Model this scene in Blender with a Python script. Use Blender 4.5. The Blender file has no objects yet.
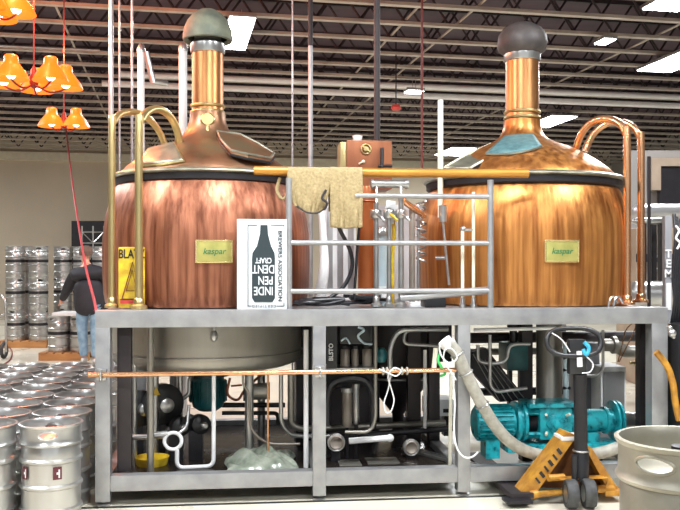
import bpy, bmesh, math, random
from mathutils import Vector, Matrix, Euler
random.seed(7)
C = bpy.context.scene.collection
PI = math.pi
# ------------------------------------------------------------------ camera
FPX, CX, HY, EYE = 850.0, 340.0, 264.0, 1.56
cam = bpy.data.cameras.new('camera'); camo = bpy.data.objects.new('camera', cam); C.objects.link(camo)
cam.sensor_width = 36; cam.lens = FPX/680*36; cam.shift_y = (HY-255)/680.0
cam.clip_end = 200
camo.location = (0, 0, EYE); camo.rotation_euler = (PI/2, 0, 0)
bpy.context.scene.camera = camo
# frame coordinates of the steel skid: u along its front, v into depth
ALPHA = math.atan2(0.40, 3.828); O = Vector((-1.571, 5.45, 0))
FR = Matrix.Translation(O) @ Matrix.Rotation(ALPHA, 4, 'Z')
BR = Matrix.Rotation(math.radians(11), 4, 'Z')
ID = Matrix.Identity(4)
ca, sa = math.cos(ALPHA), math.sin(ALPHA)
def L(px, py, v):
    tx = (px-CX)/FPX
    u = (tx*(O.y+v*ca)-O.x+v*sa)/(ca-tx*sa)
    Y = O.y+u*sa+v*ca
    return Vector((u, v, EYE-(py-HY)/FPX*Y))
def U(px, v): return L(px, HY, v).x
def Z(px, py, v): return L(px, py, v).z
def Wp(px, py, Y): return Vector(((px-CX)/FPX*Y, Y, EYE-(py-HY)/FPX*Y))
# ------------------------------------------------------------------ materials
def mat(name, col, metal=0.0, rough=0.5, var=0.0, scale=6.0, stretch=(1,1,1), bump=0.0, col2=None, rvar=0.0,
        emit=None, estr=0.0, alpha=None, trans=0.0, spots=None, detail=4.0, bscale=None, contrast=(0.3,0.7)):
    m = bpy.data.materials.new(name); m.use_nodes = True
    nt = m.node_tree; N = nt.nodes; Lk = nt.links
    b = N['Principled BSDF']
    b.inputs['Metallic'].default_value = metal; b.inputs['Roughness'].default_value = rough
    c1 = (*col, 1); b.inputs['Base Color'].default_value = c1
    tc = N.new('ShaderNodeTexCoord'); mp = N.new('ShaderNodeMapping'); mp.inputs['Scale'].default_value = stretch
    Lk.new(tc.outputs['Object'], mp.inputs['Vector'])
    nz = N.new('ShaderNodeTexNoise'); nz.inputs['Scale'].default_value = scale; nz.inputs['Detail'].default_value = detail
    Lk.new(mp.outputs['Vector'], nz.inputs['Vector'])
    if var > 0 or col2:
        c2 = col2 if col2 else tuple(max(0, x*(1-var)) for x in col)
        cr = N.new('ShaderNodeValToRGB'); e = cr.color_ramp.elements
        e[0].position = contrast[0]; e[1].position = contrast[1]; e[0].color = (*c2, 1); e[1].color = c1
        Lk.new(nz.outputs['Fac'], cr.inputs['Fac']); out = cr.outputs['Color']
        if spots:
            n2 = N.new('ShaderNodeTexNoise'); n2.inputs['Scale'].default_value = spots[1]; n2.inputs['Detail'].default_value = 6
            Lk.new(tc.outputs['Object'], n2.inputs['Vector'])
            r2 = N.new('ShaderNodeValToRGB'); r2.color_ramp.elements[0].position = spots[2]; r2.color_ramp.elements[1].position = spots[3]
            Lk.new(n2.outputs['Fac'], r2.inputs['Fac'])
            mx = N.new('ShaderNodeMix'); mx.data_type = 'RGBA'
            Lk.new(r2.outputs['Color'], mx.inputs['Factor']); Lk.new(out, mx.inputs['A']); mx.inputs['B'].default_value = (*spots[0], 1)
            out = mx.outputs['Result']
        Lk.new(out, b.inputs['Base Color'])
    if rvar > 0:
        mr = N.new('ShaderNodeMapRange'); mr.inputs['To Min'].default_value = max(0.02, rough-rvar); mr.inputs['To Max'].default_value = min(1, rough+rvar)
        Lk.new(nz.outputs['Fac'], mr.inputs['Value']); Lk.new(mr.outputs['Result'], b.inputs['Roughness'])
    if bump > 0:
        bp = N.new('ShaderNodeBump'); bp.inputs['Strength'].default_value = bump; bp.inputs['Distance'].default_value = 0.01
        Lk.new(nz.outputs['Fac'], bp.inputs['Height']); Lk.new(bp.outputs['Normal'], b.inputs['Normal'])
    if emit: b.inputs['Emission Color'].default_value = (*emit, 1); b.inputs['Emission Strength'].default_value = estr
    if trans: b.inputs['Transmission Weight'].default_value = trans
    if alpha is not None: b.inputs['Alpha'].default_value = alpha
    return m
M = {}
M['copperL'] = mat('reddish_copper', (.47,.19,.105), .70, .40, col2=(.16,.05,.025), scale=24, stretch=(1,1,.035), bump=.40, rvar=.12, detail=9, spots=((.20,.075,.04), 2.0, .54, .80), contrast=(.34,.66))
M['copperR'] = mat('golden_copper', (.60,.26,.07), .72, .38, col2=(.26,.085,.02), scale=22, stretch=(1,1,.035), bump=.40, rvar=.12, detail=9, spots=((.28,.10,.03), 1.8, .56, .82), contrast=(.32,.62))
M['copperD'] = mat('dome_copper', (.42,.20,.11), .72, .38, col2=(.20,.10,.05), scale=5, bump=.15, rvar=.1, spots=((.22,.21,.12), 3.0, .45, .70))
M['copperN'] = mat('chimney_copper', (.50,.24,.09), .80, .32, col2=(.28,.11,.04), scale=7, stretch=(1,1,.3), rvar=.06)
M['patina'] = mat('grey_green_patina_metal', (.42,.42,.32), .7, .38, col2=(.20,.20,.16), scale=8, bump=.1)
M['teal_patina'] = mat('blue_green_patina', (.13,.27,.28), .25, .55, col2=(.06,.14,.16), scale=22, bump=.5)
M['cap'] = mat('weathered_cap_metal', (.19,.20,.14), .3, .6, col2=(.09,.10,.08), scale=9)
M['capR'] = mat('dark_cap_metal', (.10,.085,.08), .3, .55, col2=(.05,.045,.045), scale=9)
M['brass'] = mat('brass_pipe', (.72,.56,.26), .85, .30, var=.3, scale=6, stretch=(1,1,.3))
M['copipe'] = mat('bright_copper_pipe', (.86,.46,.24), .88, .24, var=.3, scale=5, stretch=(1,1,.4))
M['orange'] = mat('orange_copper_rail', (.62,.29,.05), .5, .38, var=.35, scale=8, stretch=(.3,1,1))
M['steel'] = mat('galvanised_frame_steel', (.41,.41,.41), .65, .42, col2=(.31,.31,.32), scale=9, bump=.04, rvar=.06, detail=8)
M['stain'] = mat('stainless_steel', (.55,.55,.54), .85, .28, col2=(.38,.38,.37), scale=5)
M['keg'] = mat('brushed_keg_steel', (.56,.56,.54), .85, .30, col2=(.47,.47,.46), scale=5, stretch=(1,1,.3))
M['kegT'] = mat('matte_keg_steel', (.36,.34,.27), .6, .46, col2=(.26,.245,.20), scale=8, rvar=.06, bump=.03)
M['vessel'] = mat('dull_vessel_steel', (.40,.38,.33), .7, .36, col2=(.22,.205,.18), scale=3, stretch=(1,1,.2), rvar=.06)
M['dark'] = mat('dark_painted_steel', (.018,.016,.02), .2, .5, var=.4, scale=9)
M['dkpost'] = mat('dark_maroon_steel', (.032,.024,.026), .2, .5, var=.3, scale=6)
M['rubber'] = mat('black_rubber', (.012,.012,.016), 0, .4, var=.3, scale=20)
M['black'] = mat('black_plastic', (.02,.02,.022), 0, .35, var=.3, scale=9)
M['white'] = mat('white_paint', (.86,.86,.86), 0, .4, var=.08, scale=6)
M['cream'] = mat('cream_pvc', (.80,.76,.60), 0, .35, var=.1, scale=8)
M['whosem'] = mat('grey_white_hose', (.42,.40,.34), 0, .5, var=.35, scale=25)
M['teal'] = mat('teal_machine_paint', (.02,.44,.50), .1, .30, col2=(.008,.17,.21), scale=18, contrast=(.35,.55), rvar=.1)
M['dteal'] = mat('dark_teal_motor_paint', (.01,.11,.12), .1, .4, var=.4, scale=12)
M['yellow'] = mat('yellow_sign_paint', (.72,.52,.03), .1, .35, col2=(.40,.22,.02), scale=11, contrast=(.35,.6))
M['jack'] = mat('worn_yellow_paint', (.62,.31,.035), .2, .45, col2=(.30,.12,.02), scale=14, bump=.1)
M['red'] = mat('red_paint', (.55,.05,.04), 0, .4, var=.2)
M['redcord'] = mat('red_rubber_hose', (.60,.07,.08), 0, .4, var=.2)
M['brown'] = mat('dark_red_print', (.20,.03,.02), 0, .5, var=.1)
M['bottle'] = mat('slate_print', (.022,.036,.042), 0, .45, var=.1)
M['board'] = mat('white_board', (.66,.69,.71), 0, .4, var=.05, scale=4)
M['plaque'] = mat('brass_plaque', (.62,.56,.18), .6, .35, col2=(.42,.40,.12), scale=10)
M['plaqueE'] = mat('polished_brass_edge', (.85,.68,.30), .8, .25, var=.1)
M['green'] = mat('green_enamel', (.02,.16,.06), 0, .4, var=.1)
M['brgreen'] = mat('bright_green_tape', (.05,.55,.12), 0, .5, var=.1)
M['blue'] = mat('blue_plastic', (.05,.40,.62), 0, .4, var=.2, scale=12)
M['ltblue'] = mat('pale_blue_housing', (.55,.68,.74), .2, .3, var=.1)
M['cloth'] = mat('tan_burlap', (.40,.31,.16), 0, .9, col2=(.27,.20,.095), scale=60, bump=.6)
M['wood'] = mat('pallet_wood', (.50,.24,.08), 0, .7, col2=(.32,.14,.05), scale=12, stretch=(.2,1,1))
M['joist'] = mat('joist_paint', (.56,.50,.43), .2, .45, var=.3, scale=3)
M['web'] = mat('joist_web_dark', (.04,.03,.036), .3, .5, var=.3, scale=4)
M['jeans'] = mat('blue_denim', (.13,.24,.36), 0, .85, col2=(.30,.44,.56), scale=9, bump=.2)
M['jacket'] = mat('black_jacket_cloth', (.018,.016,.022), 0, .75, var=.3, scale=9, bump=.3)
M['skin'] = mat('skin', (.62,.30,.20), 0, .5, var=.1)
M['hair'] = mat('greying_hair', (.16,.10,.07), 0, .8, var=.4, scale=60)
M['shoe'] = mat('white_shoe', (.55,.53,.5), 0, .6, var=.2)
M['film'] = mat('clear_plastic_film', (.36,.39,.32), 0, .20, col2=(.14,.17,.13), scale=14, bump=.9)
M['foil'] = M['film']
M['pan'] = mat('dark_wet_pan', (.035,.027,.022), .4, .25, col2=(.018,.013,.011), scale=4, rvar=.1)
M['glassA'] = mat('amber_glass', (.60,.14,.01), 0, .35, emit=(1.0,.17,.008), estr=1.05)
M['bulb'] = mat('warm_bulb', (1,.8,.6), 0, .4, emit=(1,.72,.45), estr=9)
M['led'] = mat('led_diffuser', (1,1,1), 0, .4, emit=(.92,.97,1), estr=22)
M['duct'] = mat('galvanised_duct', (.50,.50,.50), .7, .35, col2=(.36,.36,.37), scale=4, stretch=(.3,1,1))
M['tan'] = mat('tan_cladding', (.42,.33,.25), .2, .5, var=.2, scale=5)
M['taupe'] = mat('taupe_canister', (.36,.31,.26), .4, .38, var=.2, scale=8)
M['door'] = mat('grey_door_paint', (.25,.25,.27), .1, .5, var=.1)
M['redcopper'] = mat('dull_red_copper', (.36,.13,.05), .45, .42, col2=(.20,.06,.025), scale=6, stretch=(1,1,.4), bump=.15)
M['columncopper'] = mat('orange_painted_copper', (.50,.15,.045), .45, .36, col2=(.30,.08,.02), scale=5, stretch=(1,1,.3))
M['rust'] = mat('rusty_inner_plate', (.22,.08,.02), .3, .5, col2=(.09,.035,.012), scale=10)
M['labelw'] = mat('white_label', (.7,.7,.7), 0, .5, var=.1)
M['labelr'] = mat('maroon_label', (.12,.02,.03), 0, .5, var=.3, scale=40)
M['tire'] = mat('grey_rubber_tread', (.06,.06,.06), 0, .6, col2=(.025,.025,.025), scale=30)
# floor, walls, deck
M['floor'] = mat('sealed_concrete_floor', (.70,.66,.54), 0, .30, col2=(.56,.52,.42), scale=.9, rvar=.12, detail=8, spots=((.42,.39,.32), 2.6, .60, .80))
M['wall'] = mat('beige_wall_paint', (.64,.55,.42), 0, .8, var=.12, scale=.6)
M['wallR'] = mat('grey_wall_paint', (.28,.27,.26), 0, .8, var=.15, scale=.6)
M['deck'] = mat('brown_roof_deck', (.085,.05,.062), .1, .6, col2=(.05,.03,.045), scale=1.2, stretch=(1,3,1))
# ------------------------------------------------------------------ mesh builder
def rot2(d):
    d = Vector(d).normalized(); up = Vector((0,0,1)) if abs(d.z) < .95 else Vector((0,1,0))
    a = d.cross(up).normalized(); return a, d.cross(a).normalized()
class MB:
    def __init__(s): s.bm = bmesh.new(); s.cur = 0; s.mats = []
    def m(s, key):
        if key not in s.mats: s.mats.append(key)
        s.cur = s.mats.index(key); return s
    def f(s, vs, smooth=True):
        try: fc = s.bm.faces.new(vs); fc.material_index = s.cur; fc.smooth = smooth
        except ValueError: pass
    def box(s, c, d, R=None, bev=0.0):
        c = Vector(c); x, y, z = d[0]/2, d[1]/2, d[2]/2
        t = bmesh.new(); bmesh.ops.create_cube(t, size=1)
        for v in t.verts: v.co = Vector((v.co.x*2*x, v.co.y*2*y, v.co.z*2*z))
        if bev > 0: bmesh.ops.bevel(t, geom=t.edges[:], offset=min(bev, x*.9, y*.9, z*.9), segments=2, profile=.7, affect='EDGES')
        mp = {}
        for v in t.verts:
            co = v.co.copy()
            if R: co = R @ co
            mp[v] = s.bm.verts.new(co+c)
        for fc in t.faces: s.f([mp[v] for v in fc.verts])
        t.free(); return s
    def box2(s, a, b, bev=0.0):
        a = Vector(a); b = Vector(b)
        return s.box((a+b)/2, [abs(b[i]-a[i]) for i in range(3)], None, bev)
    def tube(s, pts, r, n=12, cap=True, closed=False):
        pts = [Vector(p) for p in pts]; k = len(pts); rs = r if isinstance(r, (list, tuple)) else [r]*k
        rings = []; pa = None
        for i, p in enumerate(pts):
            if closed: d = pts[(i+1) % k]-pts[i-1]
            else: d = pts[min(i+1, k-1)]-pts[max(i-1, 0)]
            if d.length < 1e-9: d = Vector((0,0,1))
            d.normalize()
            if pa is None: a, b = rot2(d)
            else:
                a = pa-d*pa.dot(d)
                if a.length < 1e-6: a, b = rot2(d)
                a.normalize(); b = d.cross(a)
            pa = a
            rings.append([s.bm.verts.new(p+(a*math.cos(2*PI*j/n)+b*math.sin(2*PI*j/n))*rs[i]) for j in range(n)])
        m = k if closed else k-1
        for i in range(m):
            A, B = rings[i], rings[(i+1) % k]
            for j in range(n): s.f([A[j], A[(j+1) % n], B[(j+1) % n], B[j]])
        if cap and not closed: s.f(rings[0][::-1]); s.f(rings[-1])
        return s
    def cyl(s, p0, p1, r, r2=None, n=20): return s.tube([p0, p1], [r, r if r2 is None else r2], n)
    def lathe(s, prof, c=(0,0,0), n=32, axis=None, capb=False, capt=False, sx=1, sy=1):
        c = Vector(c); R = Matrix.Identity(3)
        if axis: R = Vector((0,0,1)).rotation_difference(Vector(axis)).to_matrix()
        rings = []
        for (r, z) in prof:
            if r < 1e-6: rings.append([s.bm.verts.new(c+R@Vector((0,0,z)))])
            else: rings.append([s.bm.verts.new(c+R@Vector((r*sx*math.cos(2*PI*j/n), r*sy*math.sin(2*PI*j/n), z))) for j in range(n)])
        for A, B in zip(rings, rings[1:]):
            for j in range(n):
                a0, a1 = A[j % len(A)], A[(j+1) % len(A)]; b0, b1 = B[j % len(B)], B[(j+1) % len(B)]
                vs = []
                for v in (a0, a1, b1, b0):
                    if v not in vs: vs.append(v)
                if len(vs) > 2: s.f(vs)
        if capb and len(rings[0]) > 1: s.f(rings[0][::-1])
        if capt and len(rings[-1]) > 1: s.f(rings[-1])
        return s
    def torus(s, c, R, r, axis=(0,0,1), n=32, k=10, sx=1):
        a, b = rot2(axis); c = Vector(c)
        return s.tube([c+a*R*sx*math.cos(2*PI*i/n)+b*R*math.sin(2*PI*i/n) for i in range(n)], r, k, closed=True)
    def ball(s, c, r, sc=(1,1,1), n=14):
        prof = [(math.sin(PI*i/n)*r, -math.cos(PI*i/n)*r*sc[2]) for i in range(n+1)]
        return s.lathe(prof, c, n*2, sx=sc[0], sy=sc[1])
    def slab(s, pts, ext):
        ext = Vector(ext); A = [s.bm.verts.new(Vector(p)) for p in pts]; B = [s.bm.verts.new(Vector(p)+ext) for p in pts]
        s.f(A, False); s.f(B[::-1], False); k = len(pts)
        for i in range(k): s.f([A[i], B[i], B[(i+1) % k], A[(i+1) % k]][::-1], False)
        return s
    def grid(s, fn, nu, nv):
        V = [[s.bm.verts.new(Vector(fn(i/nu, j/nv))) for j in range(nv+1)] for i in range(nu+1)]
        for i in range(nu):
            for j in range(nv): s.f([V[i][j], V[i+1][j], V[i+1][j+1], V[i][j+1]])
        return s
    def build(s, name, parent=None, T=None, mods=None, key=None, sharp=40, fix=True):
        T = FR if T is None else T
        if key: s.m(key) if not s.mats else None
        me = bpy.data.meshes.new(name)
        bm = s.bm
        if fix: bmesh.ops.recalc_face_normals(bm, faces=bm.faces[:])
        for v in bm.verts: v.co = T @ v.co
        pl = Vector(parent['_o']) if parent is not None else None
        if pl is None:
            xs = [v.co.x for v in bm.verts]; ys = [v.co.y for v in bm.verts]; zs = [v.co.z for v in bm.verts]
            pl = Vector(((min(xs)+max(xs))/2, (min(ys)+max(ys))/2, min(zs)))
        for v in bm.verts: v.co -= pl
        bm.to_mesh(me); bm.free()
        for k in s.mats: me.materials.append(M[k])
        try: me.set_sharp_from_angle(angle=math.radians(sharp))
        except Exception: pass
        o = bpy.data.objects.new(name, me); C.objects.link(o)
        o['_o'] = tuple(pl)
        if parent is not None: o.parent = parent
        else: o.location = pl
        if mods: mods(o)
        return o
def mb(key): return MB().m(key)
def tag(o, label, cat=None, group=None, kind=None):
    if label: o['label'] = label
    if cat: o['category'] = cat
    if group: o['group'] = group
    if kind: o['kind'] = kind
    return o
def thing(name, label, cat, loc, group=None, T=None):
    T = FR if T is None else T
    o = bpy.data.objects.new(name, None); C.objects.link(o); o.empty_display_size = .1
    p = T @ Vector(loc); o.location = p; o['_o'] = tuple(p)
    return tag(o, label, cat, group)
def struct(o): o['kind'] = 'structure'; return o
def copy_tree(o, parent=None):
    c = o.copy(); C.objects.link(c)
    if parent is not None: c.parent = parent
    for ch in [x for x in o.children]: copy_tree(ch, c)
    return c
def smooth(pts, n=6):
    P = [Vector(p) for p in pts]; out = []
    for i in range(len(P)-1):
        p0 = P[max(i-1,0)]; p1 = P[i]; p2 = P[i+1]; p3 = P[min(i+2, len(P)-1)]
        for k in range(n):
            t = k/n
            out.append(.5*((2*p1)+(-p0+p2)*t+(2*p0-5*p1+4*p2-p3)*t*t+(-p0+3*p1-3*p2+p3)*t**3))
    out.append(P[-1]); return out
def fillet(pts, r, n=6):
    P = [Vector(p) for p in pts]; out = [P[0]]
    for i in range(1, len(P)-1):
        a = P[i-1]-P[i]; b = P[i+1]-P[i]; la, lb = a.length, b.length
        if la < 1e-6 or lb < 1e-6: continue
        rr = min(r, la*.49, lb*.49); s0 = P[i]+a.normalized()*rr; s1 = P[i]+b.normalized()*rr
        for k in range(n+1):
            t = k/n; out.append(s0*(1-t)**2+P[i]*2*t*(1-t)+s1*t*t)
    out.append(P[-1]); return out
def text(txt, size, key, parent, M4, name='lettering', depth=.002, align='CENTER', bold=0.0, shear=0.0, sxy=(1,1), space=1.0):
    cu = bpy.data.curves.new('t', 'FONT'); cu.body = txt; cu.size = size; cu.align_x = align; cu.align_y = 'CENTER'
    cu.extrude = depth; cu.offset = bold; cu.shear = shear; cu.space_character = space
    t = bpy.data.objects.new('t', cu); C.objects.link(t)
    bpy.context.view_layer.update()
    me = bpy.data.meshes.new_from_object(t.evaluated_get(bpy.context.evaluated_depsgraph_get()))
    bpy.data.objects.remove(t); bpy.data.curves.remove(cu)
    pl = Vector(parent['_o'])
    for v in me.vertices:
        v.co = (M4 @ Vector((v.co.x*sxy[0], v.co.y*sxy[1], v.co.z)))-pl
    me.name = name; me.materials.clear(); me.materials.append(M[key])
    o = bpy.data.objects.new(name, me); C.objects.link(o); o.parent = parent; o['_o'] = tuple(pl)
    return o
def facing(p, roll=0.0, yaw=0.0, T=None):   # text plane facing the viewer, at frame-local p
    T = FR if T is None else T
    return T @ Matrix.Translation(p) @ Matrix.Rotation(yaw, 4, 'Z') @ Matrix.Rotation(PI/2, 4, 'X') @ Matrix.Rotation(roll, 4, 'Z')

# ================================================================== SETTING
RA, RB0, RB1, DECK, CH = 15.0, -9.0, 27.5, 5.55, 5.03
struct(mb('floor').box2((-RA, RB0, -.1), (RA, RB1, 0)).build('floor', T=BR))
struct(mb('deck').box2((-RA, RB0, DECK), (RA, RB1, DECK+.1)).build('ceiling', T=BR))
w = mb('wall'); w.box2((-RA-.2, RB1, 0), (RA+.2, RB1+.2, DECK)); struct(w.build('wall_back', T=BR))
struct(mb('wall').box2((-RA-.2, RB0, 0), (-RA, RB1, DECK)).build('wall_left', T=BR))
struct(mb('wallR').box2((RA, RB0, 0), (RA+.2, RB1, DECK)).build('wall_right', T=BR))
# unseen wall behind the camera; wide opening added to let in frontal daylight
w = mb('wallR'); w.box2((-RA-.2, RB0-.2, 0), (-8, RB0, DECK)); w.box2((8, RB0-.2, 0), (RA+.2, RB0, DECK)); w.box2((-8, RB0-.2, 4.2), (8, RB0, DECK))
struct(w.build('wall_front', T=BR))
# trim along top of the back wall
struct(mb('cream').box2((-RA, RB1-.12, 4.75), (RA, RB1, 5.0)).build('trim_1', T=BR))
# steel roof joists
def joist():
    b = mb('joist'); b.box2((-RA, -.05, CH-.022), (RA, .05, CH+.022))
    bot = b
    t = mb('web'); t.box2((-RA, -.04, DECK-.06), (RA, .04, DECK))
    w = mb('web'); n = 46; s = 2*RA/n
    for i in range(n):
        x = -RA+i*s
        w.tube([(x, 0, CH+.02), (x+s/2, 0, DECK-.03)], .018, 5, cap=False); w.tube([(x+s/2, 0, DECK-.03), (x+s, 0, CH+.02)], .018, 5, cap=False)
    return bot, t, w
spacing = .885; y0 = 11.2
ys = [y0+spacing*k for k in range(-5, 19)]
jt = None
for k, yy in enumerate(ys):
    b0 = yy*math.cos(math.radians(11))
    if jt is None:
        jt = thing('roof_joist', 'open-web steel roof joist spanning across under the brown roof deck', 'joist', (0, b0, CH), 'roof joists', T=BR)
        jt.rotation_euler.z = 0
        bot, t, w = joist()
        T = BR @ Matrix.Translation((0, b0, 0))
        bot.build('bottom_chord', jt, T); t.build('top_chord', jt, T); w.build('web', jt, T)
    else:
        c = copy_tree(jt); c.location = BR @ Vector((0, b0, CH))
# back-left doorway with pale rack behind
r = struct(mb('dark').box2(Wp(72, 221, 25.3)+Vector((0,0,0)), Wp(107, 275, 25.25)).build('door_1', T=ID))
r['label'] = 'dark doorway in the beige back wall'
# ================================================================== KEGS
def boolean_cut(o, cutters):
    for cu in cutters:
        md = o.modifiers.new('cut', 'BOOLEAN'); md.operation = 'DIFFERENCE'; md.solver = 'EXACT'; md.object = cu
    bpy.context.view_layer.update()
    me = bpy.data.meshes.new_from_object(o.evaluated_get(bpy.context.evaluated_depsgraph_get()))
    o.modifiers.clear(); o.data = me
    for cu in cutters: bpy.data.objects.remove(cu)
    try: me.set_sharp_from_angle(angle=math.radians(40))
    except Exception: pass
def make_keg(name, label, group, R, H, key, loc, band=False, hole_ang=0.0, hole_w=.055, hoops=(.15,.385,.64)):
    t = thing(name, label, 'keg', loc, group, ID)
    T = Matrix.Translation(loc)
    j1, j2 = H-.105, H-.505/.6*H
    def hoop(z, a=.012, w=.013): return [(R-.010, z-w*1.3), (R+a-.010, z-w*.5), (R+a-.010, z+w*.5), (R-.010, z+w*1.3)]
    pr = [(0, .035), (R-.05, .02), (R-.03, 0), (R-.012, 0), (R-.006, .02), (R-.008, .08)]
    for z in hoops: pr += hoop(z*H)
    pr += [(R-.010, j1-.01), (R-.022, j1+.008), (R-.06, j1+.03), (R*.45, j1+.045), (.03, j1+.05), (0, j1+.05)]
    mb(key).lathe(pr, n=40).build('body', t, T)
    c = mb(key); th = .010
    c.lathe([(R-.004, j1-.02), (R+.004, j1-.008), (R-.003, j1+.004), (R-.006, j1+.02), (R-.005, H-.02), (R+.004, H-.012), (R+.006, H-.003), (R, H), (R-.008, H-.001), (R-.013, H-.012), (R-.006-th, H-.03), (R-.006-th, j1-.02), (R-.004, j1-.02)], n=48)
    ch = c.build('top_chime', t, T)
    cuts = []
    for a in (hole_ang, hole_ang+PI):
        k = mb(key); k.lathe([(0, -.03), (1, -.03), (1, .03), (0, .03)], n=28)
        for v in k.bm.verts: v.co = Vector((v.co.x*hole_w, v.co.y*.021, v.co.z))
        Tm = Matrix.Translation(loc) @ Matrix.Rotation(a, 4, 'Z') @ Matrix.Translation((0, -R, H-.055)) @ Matrix.Rotation(PI/2, 4, 'X')
        cuts.append(k.build('cutter', None, Tm))
    bpy.context.view_layer.update()
    boolean_cut(ch, cuts)
    for a in (hole_ang, hole_ang+PI):
        g = mb(key); rm = Matrix.Rotation(a, 3, 'Z'); pts = []
        for i in range(24):
            x = (hole_w+.003)*math.cos(2*PI*i/24); z = .024*math.sin(2*PI*i/24)
            aa = x/R; rr = R-.006
            pts.append(rm @ Vector((rr*math.sin(aa), -rr*math.cos(aa), H-.055+z)))
        g.tube(pts, .005, 6, closed=True).build('handle_rim', t, T)
    v = mb('dark'); v.lathe([(.05, j1+.045), (.05, j1+.06), (.033, j1+.065), (.033, j1+.08), (0, j1+.08)], n=18)
    v.build('valve', t, T)
    if band:
        mb('dark').lathe([(R-.006, H*.47), (R-.003, H*.48), (R-.003, H*.55), (R-.006, H*.56)], n=40).build('label_band', t, T)
    return t
KR, KH = .183, .60
K0 = Vector((-1.76, 5.18, 0)); kv = Vector((-.055, .378, 0)); ku = Vector((-.378, -.055, 0))
LAB = 'stainless keg packed in the dense floor array at the lower left'
proto = make_keg('beer_keg', 'front stainless keg with two maroon label patches, beside the frame post', 'floor kegs', KR, KH, 'keg', K0, hole_ang=math.radians(12))
T = Matrix.Translation(K0)
for i, (a0, w_) in enumerate(((-.72, .20), (.43, .22))):
    g = mb('labelr')
    g.grid(lambda a, b: ((KR-.001)*math.sin(a0+w_*a*1.3-.05), -(KR-.001)*math.cos(a0+w_*a*1.3-.05), .285+.075*b), 6, 2); g.build('label', proto, T, fix=False)
    g = mb('labelw')
    g.grid(lambda a, b: ((KR+.001)*math.sin(a0+.06+w_*a*.5), -(KR+.001)*math.cos(a0+.06+w_*a*.5), .315+.014*b), 5, 1); g.grid(lambda a, b: ((KR+.001)*math.sin(a0+.12+.05*a), -(KR+.001)*math.cos(a0+.12+.05*a), .295+.05*b), 3, 1)
    g.build('label_mark', proto, T, fix=False)
plain = None
for r_ in range(9):
    for c_ in range(0, 6):
        if r_ == 0 and c_ == 0: continue
        p = K0+kv*r_+ku*c_
        if p.x/p.y*850+340 < -30: continue
        p = p+Vector((random.uniform(-.003,.003), random.uniform(-.003,.003), 0))
        if r_ == 0 and c_ == 1:
            lb = 'stainless keg cut off by the left edge, front row beside the maroon-labelled keg'
        else: lb = LAB
        if plain is None:
            plain = make_keg('beer_keg', lb, 'floor kegs', KR, KH, 'keg', p, hole_ang=math.radians(12)); c = plain
        else:
            c = copy_tree(plain); c.location = p; c['label'] = lb; c.rotation_euler.z = random.uniform(0, PI)
# right foreground keg stacked on another
kp = Vector(((681-340)/850*2.50, 2.50, 0)); bh = .525
kp.x += .006
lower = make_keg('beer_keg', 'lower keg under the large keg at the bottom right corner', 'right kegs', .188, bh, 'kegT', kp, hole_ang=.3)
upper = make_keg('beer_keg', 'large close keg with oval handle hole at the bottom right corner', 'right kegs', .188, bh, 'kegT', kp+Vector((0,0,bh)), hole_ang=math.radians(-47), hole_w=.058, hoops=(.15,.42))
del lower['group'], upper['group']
# far keg pallets
def pallet(x0, x1, y0, y1, label):
    t = thing('wooden_pallet', label, 'pallet', ((x0+x1)/2, (y0+y1)/2, 0), 'wooden pallets', ID)
    g = mb('wood')
    n = 6
    for i in range(n):
        xa = x0+(x1-x0)*i/n; g.box2((xa, y0, .11), (xa+(x1-x0)/n*.8, y1, .13))
    g.build('deck_boards', t, ID)
    for yy in (y0, (y0+y1)/2-.04, y1-.08):
        mb('wood').box2((x0, yy, .0), (x1, yy+.08, .11)).build('stringer', t, ID)
    del t['group']
    return t
p16 = Wp(15.5, 264, 16)
pallet(p16.x-.26, Wp(50, 264, 16).x, 15.78, 16.9, 'orange wooden pallet under the three-high keg stack at far left')
far = None
def far_keg(p, lb, grp):
    global far
    if far is None: far = make_keg('beer_keg', lb, grp, .18, .59, 'keg', p, band=True); return far
    c = copy_tree(far); c.location = p; c['label'] = lb; c['group'] = grp; c.rotation_euler.z = random.uniform(0, PI); return c
for px in (15.5, 38.5):
    for lay in range(3):
        for dy in ((0, .45) if px < 20 else (0,)):
            far_keg(Vector((Wp(px, 264, 16).x, 16+dy, .13+lay*.592)),
                    ('%s keg %s of the three-high stack on the far left pallet' % (('left', 'right')[px > 20], ('at the bottom', 'in the middle', 'at the top')[lay])) if dy == 0 else
                    'keg in the rear row of the three-high far left pallet', 'keg stack on the far left pallet' if dy == 0 else 'rear kegs of the far left pallet')
pb = Wp(62, 264, 16.7)
pallet(pb.x-.3, Wp(108, 264, 16.7).x+.2, 16.45, 17.5, 'wooden pallet under the keg stack behind the person')
for px in (63, 82, 101):
    for lay in range(3):
        far_keg(Vector((Wp(px, 264, 16.7).x, 16.7, .13+lay*.592)), '%s keg of the %s column stacked behind the person' % (('bottom', 'middle', 'top')[lay], {63:'left', 82:'centre', 101:'right'}[px]), 'keg stack behind the person')
pc = Wp(58, 264, 13.9)
pallet(pc.x-.25, Wp(92, 264, 13.9).x, 13.7, 14.8, 'wooden pallet with a single layer of kegs beside the person')
for i, px in enumerate((59, 81)):
    far_keg(Vector((Wp(px, 264, 13.95).x, 13.95, .13)), '%s banded keg on the low pallet beside the person' % ('left', 'right')[i], 'kegs on the low pallet')
    far_keg(Vector((Wp(px, 264, 13.95).x, 14.4, .13)), 'rear keg on the low pallet beside the person', 'rear kegs on the low pallet')
a = Wp(52, 264, 13.8)
tag(mb('white').box2((a.x, 13.78, .72), (a.x+.62, 14.3, .77), bev=.01).build('cardboard_sheet', T=ID), 'white cardboard sheet lying on top of the low pallet kegs', 'cardboard')
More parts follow.
